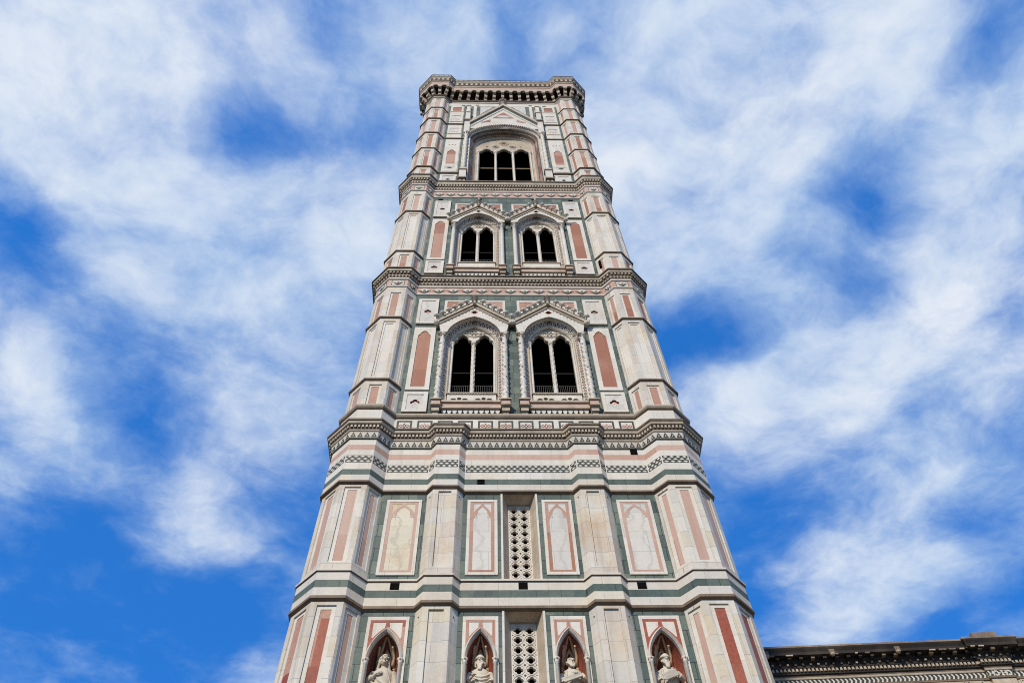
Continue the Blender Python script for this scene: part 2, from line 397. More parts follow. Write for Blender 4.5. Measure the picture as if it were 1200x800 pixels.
# ------------------------------------------------------------------ the tower's plan
AP = 1.20                                  # apothem of the corner octagons
SD = AP/1.2071                             # their side
BF = 0.489                                 # how far their front stands before the wall
CX = 7.22-AP; CY = AP-BF                   # their centres
XO = CX+SD/2; XI = CX-SD/2; XW = XI-BF
YC = CX+CY                                 # centre of the tower
PX, PF, PB, PD = 2.70, .43, .66, .27       # pilasters: centre, half front, half back, depth
def plan(pil):
    c = [(-XO, -BF), (-XI, -BF), (-XW, 0)]
    if pil:
        for s in (-1, 1): c += [(s*PX-PB, 0), (s*PX-PF, -PD), (s*PX+PF, -PD), (s*PX+PB, 0)]
    c += [(XW, 0), (XI, -BF), (XO, -BF)]
    out = []
    for k in range(4):
        for x, y in c:
            X, Y = x, y-YC
            for _ in range(k): X, Y = -Y, X
            out.append((X, Y+YC))
    return out
PLAN, PLANP = plan(False), plan(True)
def offset(lp, o):
    n = len(lp); res = []
    for i in range(n):
        a, b, c = lp[i-1], lp[i], lp[(i+1) % n]
        def nm(p, q):
            dx, dy = q[0]-p[0], q[1]-p[1]; l = math.hypot(dx, dy); return dy/l, -dx/l
        n1, n2 = nm(a, b), nm(b, c); d = 1+n1[0]*n2[0]+n1[1]*n2[1]
        res.append((b[0]+(n1[0]+n2[0])/d*o, b[1]+(n1[1]+n2[1])/d*o))
    return res
def sweep(mb, lp, prof):
    """profile [(offset, z, material of the strip up to the next point)] carried round a closed plan"""
    rings = [offset(lp, p[0]) for p in prof]; n = len(lp)
    for j in range(len(prof)-1):
        z0, z1, k = prof[j][1], prof[j+1][1], prof[j][2]
        for i in range(n):
            a, b, c, d = rings[j][i], rings[j][(i+1) % n], rings[j+1][(i+1) % n], rings[j+1][i]
            mb.face([(*a, z0), (*b, z0), (*c, z1), (*d, z1)], k)
def edges(lp, o):
    """a frame and a length for every edge of the offset plan"""
    r = offset(lp, o); n = len(r)
    for i in range(n):
        a, b = r[i], r[(i+1) % n]; dx, dy = b[0]-a[0], b[1]-a[1]; l = math.hypot(dx, dy)
        yield i, l, Fr((a[0], a[1], 0), (dx, dy, 0), (dy, -dx, 0))
def along(lp, o, step, fn, margin=0.):
    for i, l, F in edges(lp, o):
        m = l-2*margin
        if m < step*.6: continue
        n = max(1, round(m/step)); s = m/n
        for j in range(n): fn(F, margin+(j+.5)*s, s)
def visible(F): return F.n.y < .75          # the rear side of the tower gets no small ornament

def root(name, loc, label, cat):
    o = bpy.data.objects.new(name, None); COL.objects.link(o); o.location = loc
    o['label'] = label; o['category'] = cat; o.empty_display_size = .5
    WO[o.name] = Vector(loc); return o

# ================================================================== ground
g = MB(); g.face([(-1500, -1500, 0), (1500, -1500, 0), (1500, 1500, 0), (-1500, 1500, 0)], 'paving')
o = g.build('ground'); o['kind'] = 'structure'

# ================================================================== the bell tower
T = root('bell_tower', (0, YC, 0), 'tall square marble bell tower in white, green and pink with octagonal corner buttresses', 'bell tower')

# ---- storey levels (wall heights)
ZB0, ZB1 = 19.34, 20.56      # string between statue storey and blind arches
ZA0, ZA1 = 24.78, 28.22      # banded zone and big cornice
ZF = 29.42                   # top of the square panel frieze
C34 = (40.62, 42.45)
C45 = (55.20, 57.80)
ZG = 80.55                   # foot of the gallery

# ---- wall of each storey
def storey(z0, z1, k, holes, side_k=None):
    mb = MB()
    lp = PLAN
    for i, l, F in edges(lp, 0):
        if i % 6 != 2: continue                       # the flat wall between two buttresses
        if i == 2: plate(mb, FRONT, rect(-XW, XW, z0, z1), holes, 0, k)
        else: plate(mb, F, rect(0, l, z0, z1), [], 0, k)
    return mb.build('wall', T)

NICHE = [(-4.15, 1.27), (-1.33, 1.09), (1.36, 1.09), (4.18, 1.26)]
NZ0, NZS, NZT = 15.35, 17.52, 19.10
LAN = .60
storey(0, 13.6, 'marble', [])
storey(13.6, 19.45, 'green', [rect(c-.46, c+.46, NZ0, 18.6) for c, _ in NICHE]+[rect(-LAN, LAN, 14.0, 19.37)])
storey(20.45, 24.85, 'green', [rect(-LAN, LAN, 20.58, 24.80)])
WX = 1.885
storey(29.3, 40.75, 'green', [rect(s*WX-1.36, s*WX+1.36, 30.5, 37.75) for s in (-1, 1)])
storey(42.3, 55.3, 'green', [rect(s*WX-1.36, s*WX+1.36, 44.0, 51.7) for s in (-1, 1)])
storey(57.6, 80.7, 'frame', [rect(-2.95, 2.95, 58.6, 71.95)])

# ---- octagonal corner buttresses: every facet a frame round a sunk, inlaid panel
def facet(mb, F, l, z0, z1, k, panel=None):
    """panel: (z0, z1, half width, inlay half width, inlay material or None, sunk field material)"""
    if not panel:
        mb.face([F(0, z0), F(l, z0), F(l, z1), F(0, z1)], k); return
    p0, p1, hw, iw, ik, fk = panel
    c = l/2; h = rect(c-hw, c+hw, p0, p1)
    plate(mb, F, rect(0, l, z0, z1), [h], 0, k, hback=-.045)
    if ik:
        g_ = min(hw-iw, .16)
        h2 = rect(c-iw, c+iw, p0+g_*.6, p1-g_)
        plate(mb, F, h, [h2], -.045, fk, hback=-.06)
        plate(mb, F, h2, [], -.06, ik)
    else:
        h2 = rect(c-hw+.10, c+hw-.10, p0+.1, p1-.16)
        plate(mb, F, h, [h2], -.045, fk, hback=-.075)
        plate(mb, F, h2, [], -.075, fk)
# z0, z1 of the facet; then the panel's z0, z1, half width, inlay half width, inlay material
TIERS = [(0, 13.6, None),
 (13.5, 19.42, (14.1, 19.16, .30, .165, 'red')),
 (20.48, 24.86, (20.95, 24.62, .30, .165, 'pinkpale')),
 (28.15, 29.50, (28.62, 29.22, .27, .17, 'pinkpale')),
 (29.60, 31.66, (29.86, 31.32, .27, .165, 'pink')),
 (31.70, 37.25, (31.95, 36.95, .29, None, None)),
 (37.30, 40.60, (37.50, 40.05, .27, .165, 'pink')),
 (42.35, 45.20, (43.20, 44.78, .27, .165, 'pink')),
 (45.24, 51.40, (45.5, 51.05, .29, None, None)),
 (51.44, 55.15, (51.75, 54.55, .27, .165, 'pink')),
 (57.60, 60.22, (58.15, 59.80, .25, .165, 'pink')),
 (60.26, 64.72, (60.60, 64.30, .25, .165, 'pink')),
 (64.76, 68.90, (65.1, 68.45, .25, .165, 'pink')),
 (68.94, 73.15, (69.3, 72.7, .25, .18, 'pinkpale')),
 (73.19, 76.80, (73.5, 76.4, .25, .165, 'pink')),
 (76.84, 80.65, (77.2, 80.1, .25, .18, 'pinkpale'))]
ed = list(edges(PLAN, 0))
BUT = []
for cnr in range(4):
    mb = MB()
    for q in (-3, -2, -1, 0, 1):
        # facets belonging to one corner: (inner diagonal, side, outer diagonal, front, inner diagonal)
        i, l, F = ed[(cnr*6+q) % 24]
        for ti, (z0, z1, p) in enumerate(TIERS):
            if p:
                p0, p1, hw, iw, ik = p
                if l < .9: hw, iw = hw*.8, (iw or 0)*.62 or None
                if ik == 'red' and (q+cnr) % 3 == 1: ik = 'pinkpale'
                if ik == 'pink' and (q*3+cnr+ti) % 7 == 2: ik = 'pinkpale'
                p = (p0, p1, hw, iw, ik, 'frame')
            facet(mb, F, l, z0, z1, 'marble', p)
    BUT.append(mb.build('corner_buttress', T, (ed[(cnr*6-1) % 24][2].o.x, ed[(cnr*6-1) % 24][2].o.y, 0)))

# ---- pilasters of the two lower storeys
for s in (-1, 1):
    mb = MB(); c = s*PX
    F0 = FRONT
    for (z0, z1, p0, p1) in ((0, 19.42, 14.1, 19.18), (20.48, 24.86, 20.95, 24.64)):
        Ff = Fr((c-PF, -PD, 0), (1, 0, 0), (0, -1, 0))
        facet(mb, Ff, 2*PF, z0, z1, 'marble', (p0, p1, .235, .2345, 'marble', 'field'))
        a = (c-PB, 0, 0); b = (c-PF, -PD, 0)
        dx, dy = b[0]-a[0], b[1]-a[1]; l = math.hypot(dx, dy)
        facet(mb, Fr(a, (dx, dy, 0), (dy, -dx, 0)), l, z0, z1, 'marble')
        a = (c+PF, -PD, 0); b = (c+PB, 0, 0); dx, dy = b[0]-a[0], b[1]-a[1]
        facet(mb, Fr(a, (dx, dy, 0), (dy, -dx, 0)), l, z0, z1, 'marble')
        for sx in (-1, 1):                                    # small fixing holes
            ball(mb, (c+sx*(PF+.11), -PD*.5-.02, p1-.22), (.022, .03, .03), 'inlay', 6, 4)
    mb.build('pilaster', T)

# ---- string between the two lower storeys
mb = MB()
sweep(mb, PLANP, [(0, 19.30, 'aged_shade'), (.05, 19.33, 'aged_shade'), (.10, 19.36, 'aged_shade'), (.10, 19.46, 'cream'), (.07, 19.47, 'cream'), (.065, 19.81, 'greenband'), (.06, 20.12, 'cream'),
                  (.06, 20.44, 'aged_shade'), (.11, 20.47, 'cream'), (.11, 20.55, 'cream'), (0, 20.62, 'cream')])
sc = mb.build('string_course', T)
for x in (-4.10, .02, 3.86):                        # scaffold holes, their inner dark painted as black boxes
    mb = MB(); box(mb, FRONT, x-.15, x+.15, 20.14, 20.43, .03, .0635, 'hole'); kid(sc, mb.build('putlog_hole', sc))

# ---- banded zone under the big cornice
mb = MB()
sweep(mb, PLANP, [(0, 24.74, 'aged_shade'), (.06, 24.77, 'aged_shade'), (.10, 24.80, 'aged_shade'), (.10, 24.88, 'cream'), (.07, 24.89, 'cream'), (.065, 25.22, 'greenband'),
                  (.06, 25.54, 'frame'), (.055, 26.69, 'pinkpale'), (.05, 27.02, 'frame'), (.05, 27.40, 'frame')])
def loz(F, u, s):
    if not visible(F): return
    plate(mb, F, rect(u-s/2, u+s/2, 25.93, 26.355), [], .004, 'inlay')
    for r in range(3):
        for h in ((0,) if r != 1 else (-.5, .5)):
            q = [(u+h*s+a*.39*s, 26.143+(r-1)*.138+b*.058) for a, b in ((-1, 0), (0, -1), (1, 0), (0, 1))]
            if r == 1: q = [(min(max(x, u-s/2), u+s/2), z) for x, z in q]
            mb.face([F(x, z, .008) for x, z in q], 'frame')
along(PLANP, .058, .235, loz, .03)
bz = mb.build('string_course', T)
mb = MB()
for x, z0, z1 in ((-1.40, 25.23, 25.53), (4.62, 27.03, 27.38)):
    mb = MB(); box(mb, FRONT, x-.14, x+.14, z0, z1, .02, .068, 'hole'); kid(bz, mb.build('putlog_hole', bz))

# ---- big cornice
mb = MB()
sweep(mb, PLANP, [(.05, 27.34, 'aged_shade'), (.10, 27.36, 'greenband'), (.11, 27.40, 'cream'), (.15, 27.72, 'frame'), (.19, 27.74, 'carved'), (.21, 27.80, 'aged_shade'),
                  (.22, 27.82, 'crust'), (.26, 28.02, 'carved'), (.34, 28.05, 'carved'), (.37, 28.16, 'crust'), (.40, 28.18, 'aged_shade'), (.42, 28.26, 'aged_shade'), (.0, 28.40, 'aged_shade')])
def tri(F, u, s):
    if visible(F):
        mb.face([F(u-s*.41, 27.43, .013), F(u+s*.41, 27.43, .013), F(u, 27.70, .034)], 'inlay')
        mb.face([F(u-s*.10, 27.47, .020), F(u+s*.10, 27.47, .020), F(u, 27.56, .028)], 'frame')
along(PLANP, .115, .27, tri)
along(PLANP, .235, .14, lambda F, u, s: box(mb, F, u-s*.27, u+s*.27, 27.87, 28.02, -.03, .055, 'carved') if visible(F) else None)
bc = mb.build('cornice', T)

# ---- frieze of square inlaid panels and the moulding over it
mb = MB()
sweep(mb, PLAN, [(.05, 28.3, 'frame'), (.05, 29.42, 'frame')])
fz = mb.build('frieze', T)
for i, l, F in edges(PLAN, .05):
    if i % 6 != 2 or not visible(F): continue
    n = 12; s = l/n
    for j in range(n):
        u = (j+.5)*s; z = 28.90; mb = MB()
        plate(mb, F, rect(u-.31, u+.31, z-.35, z+.35), [rect(u-.235, u+.235, z-.27, z+.27)], .012, 'inlay', back=0, hback=0)
        plate(mb, F, quatrefoil(u-.13, z, .095), [quatrefoil(u-.13, z, .05)], .008, 'red')
        plate(mb, F, quatrefoil(u+.13, z, .095), [quatrefoil(u+.13, z, .05)], .008, 'red')
        plate(mb, F, diamond(u, z, .07, .20), [diamond(u, z, .035, .11)], .010, 'red' if j % 3 else 'inlay')
        if i == 2: kid(fz, mb.build('inlaid_panel', fz))
mb = MB()
sweep(mb, PLAN, [(.05, 29.36, 'aged_shade'), (.10, 29.40, 'aged_shade'), (.13, 29.46, 'carved'), (.17, 29.52, 'carved'), (.17, 29.60, 'aged_shade'), (.12, 29.68, 'aged_shade'), (0, 29.76, 'cream')])
mb.build('string_course', T)

# ---- thin strings round the buttresses
def bstring(z, wall=False, big=1.0):
    p = [(0, z-.07, 'aged_shade'), (.05*big, z-.05, 'aged_shade'), (.085*big, z-.01, 'aged_shade'), (.085*big, z+.06, 'cream'), (0, z+.12, 'cream')]
    r = [offset(PLAN, q[0]) for q in p]
    for cnr in range(4):
        mb = MB()
        for q in (-3, -2, -1, 0, 1):
            i = (cnr*6+q) % 24
            for j in range(len(p)-1):
                a, b, c, d = r[j][i], r[j][(i+1) % 24], r[j+1][(i+1) % 24], r[j+1][i]
                mb.face([(*a, p[j][1]), (*b, p[j][1]), (*c, p[j+1][1]), (*d, p[j+1][1])], p[j][2])
        mb.build('string_course', BUT[cnr])
    if wall:
        for s_ in (-1, 1):
            mb = MB()
            for j in range(len(p)-1):
                e = [(s_*(XW-p[j][0]*.41), p[j]), (s_*3.33, p[j]), (s_*3.33, p[j+1]), (s_*(XW-p[j+1][0]*.41), p[j+1])]
                mb.face([(x, -q[0], q[1]) for x, q in e], p[j][2])
            mb.face([(s_*3.33, -q[0], q[1]) for q in p], 'aged_shade')
            mb.build('string_course', T)
for z in (31.66, 37.25, 45.20, 51.40): bstring(z)
bstring(60.22, True, 1.3); bstring(64.72); bstring(68.90, True, 1.2); bstring(73.15, True, 1.3); bstring(76.80)

# ---- rosette friezes and cornices of the upper storeys
def rosette_cornice(z0, z1, zt, pr):
    """pink frieze with carved flowers from z0 to z1, cornice from z1 to zt"""
    mb = MB()
    sweep(mb, PLAN, [(0, z0-.12, 'cream'), (.06, z0-.08, 'cream'), (.06, z0, 'pinkpale'), (.03, z0+.01, 'pinkpale'), (.03, z1, 'frame'), (.09, z1+.04, 'frame'), (.10, z1+.18, 'frame')])
    f = mb.build('frieze', T)
    zc = (z0+z1)/2; hh = (z1-z0)
    def ros(F, u, s, mb):
        small = s < .6
        q = min(s, .95)
        plate(mb, F, [(u-q*.48, zc+.10*hh), (u-q*.30, zc-.12*hh), (u, zc-.40*hh), (u+q*.30, zc-.12*hh), (u+q*.48, zc+.10*hh), (u+q*.26, zc+.02*hh), (u, zc-.14*hh), (u-q*.26, zc+.02*hh)], [], .012, 'inlay', back=0)
        plate(mb, F, [(u-q*.34, zc+.20*hh), (u-q*.18, zc), (u, zc-.20*hh), (u+q*.18, zc), (u+q*.34, zc+.20*hh), (u, zc+.36*hh)], [], .03, 'frame', back=0)
        o_ = F(u, zc+.04*hh, .03); ball(mb, o_, (q*.11, .06, hh*.16), 'carved', 8, 5)
    for i, l, F in edges(PLAN, .03):
        if not visible(F): continue
        if i % 6 == 2:
            n = 13
            if i != 2: continue
            for j in range(n): mb = MB(); ros(F, (j+.5)*l/n, l/n, mb); kid(f, mb.build('rosette', f))
        else:
            mb = MB()
            plate(mb, F, rect(.16, l-.16, z0+.08*hh, z1-.08*hh), [], .006, 'frame', back=0)
            plate(mb, F, rect(.16, l-.16, z0+.08*hh, z1-.08*hh), [rect(.20, l-.20, z0+.13*hh, z1-.13*hh)], .012, 'aged_shade', back=0)
            ros(F, l/2, l*.62, mb); kid(f, mb.build('carved_panel', f))
    mb = MB(); d = (zt-z1-.18); q = z1+.16
    sweep(mb, PLAN, [(.10, q, 'aged_shade'), (.14, q+.14*d, 'carved'), (.17, q+.30*d, 'aged_shade'), (.18, q+.34*d, 'crust'), (.22, q+.58*d, 'carved'), (.31, q+.62*d, 'carved'),
                     (pr-.06, q+.84*d, 'crust'), (pr, q+.87*d, 'aged_shade'), (pr, q+d, 'aged_shade'), (0, q+d+.18, 'cream')])
    along(PLAN, .20, .20, lambda F, u, s: box(mb, F, u-s*.27, u+s*.27, q+.40*d, q+.60*d, -.04, .07, 'carved') if visible(F) else None)
    along(PLAN, .13, .19, lambda F, u, s: box(mb, F, u-s*.25, u+s*.25, q+.13*d, q+.24*d, -.03, .045, 'aged_shade') if visible(F) else None)
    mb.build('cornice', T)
rosette_cornice(40.72, 41.42, 42.36, .40)
rosette_cornice(55.30, 56.22, 57.62, .43)

# ---- niches of the statue storey
def offset_arch(c, zs, a, h, o, n=14):
    """extrados of a pointed arch, o outside it"""
    return arch(c, zs, a+o, h+o*1.25, n)
for (c, wd_) in NICHE:
    a = .455 if wd_ > 1.2 else .40; h = 1.0; hw = wd_/2
    mb = MB()
    op = lancet(c, NZ0, NZS, a, h, 12)
    plate(mb, FRONT, rect(c-hw, c+hw, 14.0, NZT), [op], .035, 'frame', back=-.01, hback=-.05)
    # red inlaid frame with two pale spandrels
    iw = hw-.10; it = NZT-.14
    ex = [p for p in offset_arch(c, NZS, a+.085, h+.11, .075) if abs(p[0]-c) <= iw-.09 and p[1] < it-.10]
    Lx = [p for p in ex if p[0] < c-.03]; Rx = [p for p in ex if p[0] > c+.03]
    sp1 = [(c-iw+.09, Lx[0][1]+.02)]+Lx+[(c-.05, it-.09), (c-iw+.09, it-.09)]
    sp2 = [(2*c-x, z) for x, z in sp1][::-1]
    outl = arch(c, NZS, a+.085, h+.11, 14)
    inn = [p for p in outl if abs(p[0]-c) < iw and p[1] > NZS+.25]
    poly = [(c-iw, it), (c-iw, inn[0][1])]+inn+[(c+iw, inn[-1][1]), (c+iw, it)]
    plate(mb, FRONT, poly, [sp1, sp2], .043, 'red' if wd_ > 1.2 else 'pink', back=.035)
    nm = mb.build('niche', T, (c, 0, NZ0))
    mb = MB()                                            # grey white arch moulding, jamb shafts, capitals
    p0 = arch(c, NZS, a, h, 14); p1 = arch(c, NZS, a+.05, h+.065, 14); p2 = arch(c, NZS, a+.095, h+.12, 14)
    band_between(mb, FRONT, p0, p0, .0, .06, 'marble'); band_between(mb, FRONT, p0, p1, .06, .12, 'marble')
    band_between(mb, FRONT, p1, p2, .12, .075, 'marble'); band_between(mb, FRONT, p2, p2, .075, .034, 'marble')
    kid(nm, mb.build('arch_moulding', nm))
    for s in (-1, 1):
        mb = MB(); x = c+s*(a+.045)
        lathe(mb, (x, -.06), [(.055, 14.1), (.055, NZS-.16), (.075, NZS-.14), (.06, NZS-.10), (.085, NZS-.04), (.10, NZS)], 'frame', 10)
        for t in range(5):
            ball(mb, (x+.075*math.cos(t*1.25-2.8), -.06+.075*math.sin(t*1.25-2.8), NZS-.03), (.03, .03, .04), 'carved', 6, 4)
        kid(nm, mb.build('colonnette', nm, None, True))
    mb = MB()                                            # the recess: half round, drawn in to a pointed half dome
    D = .80; rows = []
    for j in range(25):
        if j < 8: z = NZ0+(NZS-NZ0)*j/8; ah = a
        else:
            q = (j-8)/16; p = arch(c, NZS, a, h, 16)[j-8]; z = p[1]; ah = max(.001, c-p[0])
        rows.append([(c+ah*math.cos(math.pi*i/16), .05+D*(ah/a)**.7*math.sin(math.pi*i/16), z) for i in range(17)])
    for j in range(24):
        for i in range(16): mb.face([rows[j][i], rows[j][i+1], rows[j+1][i+1], rows[j+1][i]], 'niche')
    mb.face(rows[0], 'marble')
    mb.face([(c-a, .05, NZ0), (c+a, .05, NZ0), (c+a, -.1, NZ0), (c-a, -.1, NZ0)], 'marble')
    kid(nm, mb.build('recess', nm))
    mb = MB()                                            # ribs and the little gables between them
    def rp(phi, z, k=.94):
        if z < NZS: ah = a
        else:
            best = None
            pr_ = arch(c, NZS, a, h, 24)[:25]
            for p, q in zip(pr_, pr_[1:]):
                if p[1] <= z <= q[1]: best = p[0]+(q[0]-p[0])*(z-p[1])/(q[1]-p[1])
            ah = c-(best if best is not None else c-.01)
        return (c+k*ah*math.cos(phi), .05+k*D*(max(ah, .001)/a)**.7*math.sin(phi), z)
    zf = NZS+.20
    for phi in (R(52), R(128)):
        tube(mb, [rp(phi, zf-.1+(NZS+h*.97-zf+.1)*i/12) for i in range(13)], [.055]*9+[.050, .044, .036, .026], 'rib', 6)
        ball(mb, rp(phi, zf-.14, .90), (.065, .065, .055), 'rib', 8, 5)
        tube(mb, [rp(phi, 15.5, .95), rp(phi, zf-.2, .95)], .022, 'rib', 6)
    for (pa, pb) in ((52, 128), (-2, 52), (128, 182)):
        mid = (pa+pb)/2; hh = .50
        for sgn, (s0, s1) in ((0, (pa, mid)), (1, (pb, mid))):
            if s0 in (-2, 182): continue
            tube(mb, [rp(R(s0+(s1-s0)*t/6), zf+hh*math.sin(t/6*math.pi/2)**.8 if t else zf, .90) for t in range(7)], .046, 'rib', 6)
        if pa != -2 and pb != 182: ball(mb, rp(R(mid), zf+hh+.03, .92), .045, 'rib', 6, 4)
    kid(nm, mb.build('rib', nm, None, True))

# ---- blind arches of the second storey
for bi, (c, wd_) in enumerate(NICHE):
    hw = wd_/2-.005; z0, z1 = 20.80, 24.42
    mb = MB()
    plate(mb, FRONT, rect(c-hw, c+hw, z0, z1), [rect(c-hw+.11, c+hw-.11, z0+.11, z1-.11)], .040, 'frame', back=-.005, hback=.02)
    iw = hw-.11; fw = .115; a = iw-fw; it = z1-.11; ib = z0+.11
    zs = z1-.11-fw-.92; h = .80
    lan = cusped(c, ib+.10, zs, a, h, 12, .20)
    ex = [p for p in arch(c, zs, a+.09, h+.115, 16) if abs(p[0]-c) <= a and p[1] < it-fw*.5-.02]
    Lx = [p for p in ex if p[0] < c-.04]
    sp1 = [(c-a, Lx[0][1]+.01)]+Lx+[(c-.06, it-fw*.75), (c-a, it-fw*.75)]
    sp2 = [(2*c-x, z) for x, z in sp1][::-1]
    cus = []
    for s in (-1, 1):                                    # small pale cusps cut into the arch band
        p = arch(c, zs, a, h, 20); q = p[8] if s < 0 else p[-9]
        cus.append([(q[0]-s*.035, q[1]-.13), (q[0]-s*.085, q[1]-.09), (q[0]-s*.01, q[1]+.0)])
    plate(mb, FRONT, rect(c-iw, c+iw, ib, it), [lan, sp1, sp2], .028, 'pink' if bi % 3 else 'pinkpale', hback=.018)
    for q in cus: plate(mb, FRONT, [(x, z) for x, z in q], [], .034, 'frame', back=.02)
    plate(mb, FRONT, rect(c-iw, c+iw, ib, it), [], .018, 'ochrefield' if bi == 0 else 'field')
    mb.build('blind_arch', T)

# ---- tall pierced openings in the middle
def lattice(z0, z1, ztop, n, parent_z):
    mb = MB()
    hw, gw, dp = LAN, .40, .44
    # splayed reveals of pale stone
    A = [(-hw, z0), (hw, z0), (hw, z1), (-hw, z1)]; B = [(-gw, z0), (gw, z0), (gw, ztop), (-gw, ztop)]
    for i in range(4):
        j = (i+1) % 4
        mb.face([FRONT(*A[i], .03), FRONT(*A[j], .03), FRONT(*B[j], -dp), FRONT(*B[i], -dp)], 'panelwall')
    plate(mb, FRONT, rect(-hw-.07, hw+.07, z0, z1), [rect(-hw, hw, z0, z1)], .03, 'frame', back=-.01)
    wn_ = mb.build('pierced_window', T)
    mb = MB()
    holes = []; s = (ztop-.12-z0)/n
    for r in range(n):
        z = z0+.06+(r+.5)*s
        for x in (-.185, .185):
            holes.append(quatrefoil(x, z, .138, 5, 1.0))
        if r < n-1:
            holes.append(diamond(0, z+s/2, .050)); 
            for x in (-.345, .345): holes.append(diamond(x, z+s/2, .028))
    plate(mb, FRONT, rect(-gw, gw, z0, ztop), holes, -dp+.01, 'frame', hback=-dp-.10)
    for r in range(n):                                   # raised rings round the piercings
        z = z0+.06+(r+.5)*s
        for x in (-.185, .185):
            ci = [(x+.172*math.cos(t*math.pi/8), z+.172*math.sin(t*math.pi/8)) for t in range(16)]
            co = [(x+.188*math.cos(t*math.pi/8), z+.188*math.sin(t*math.pi/8)) for t in range(16)]
            band_between(mb, FRONT, ci+ci[:1], co+co[:1], -dp+.028, -dp+.011, 'frame')
    kid(wn_, mb.build('tracery', wn_))
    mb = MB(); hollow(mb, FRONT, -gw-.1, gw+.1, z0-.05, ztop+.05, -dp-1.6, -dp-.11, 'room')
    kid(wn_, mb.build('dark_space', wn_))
lattice(14.0, 19.36, 19.18, 14, 14)
lattice(20.60, 24.79, 24.58, 10, 20)

# ---- twin windows of the two middle storeys
def path_items(p, step):
    """points, tangents spaced evenly along an open polyline"""
    out = []; acc_ = step*.5
    for a, b in zip(p, p[1:]):
        l = math.hypot(b[0]-a[0], b[1]-a[1])
        if l < 1e-6: continue
        t = ((b[0]-a[0])/l, (b[1]-a[1])/l)
        while acc_ < l: out.append(((a[0]+t[0]*acc_, a[1]+t[1]*acc_), t)); acc_ += step
        acc_ -= l
    return out
def jamb(c, z0, zs, a, h, n=12): return [(c-a, z0)]+arch(c, zs, a, h, n)+[(c+a, z0)]

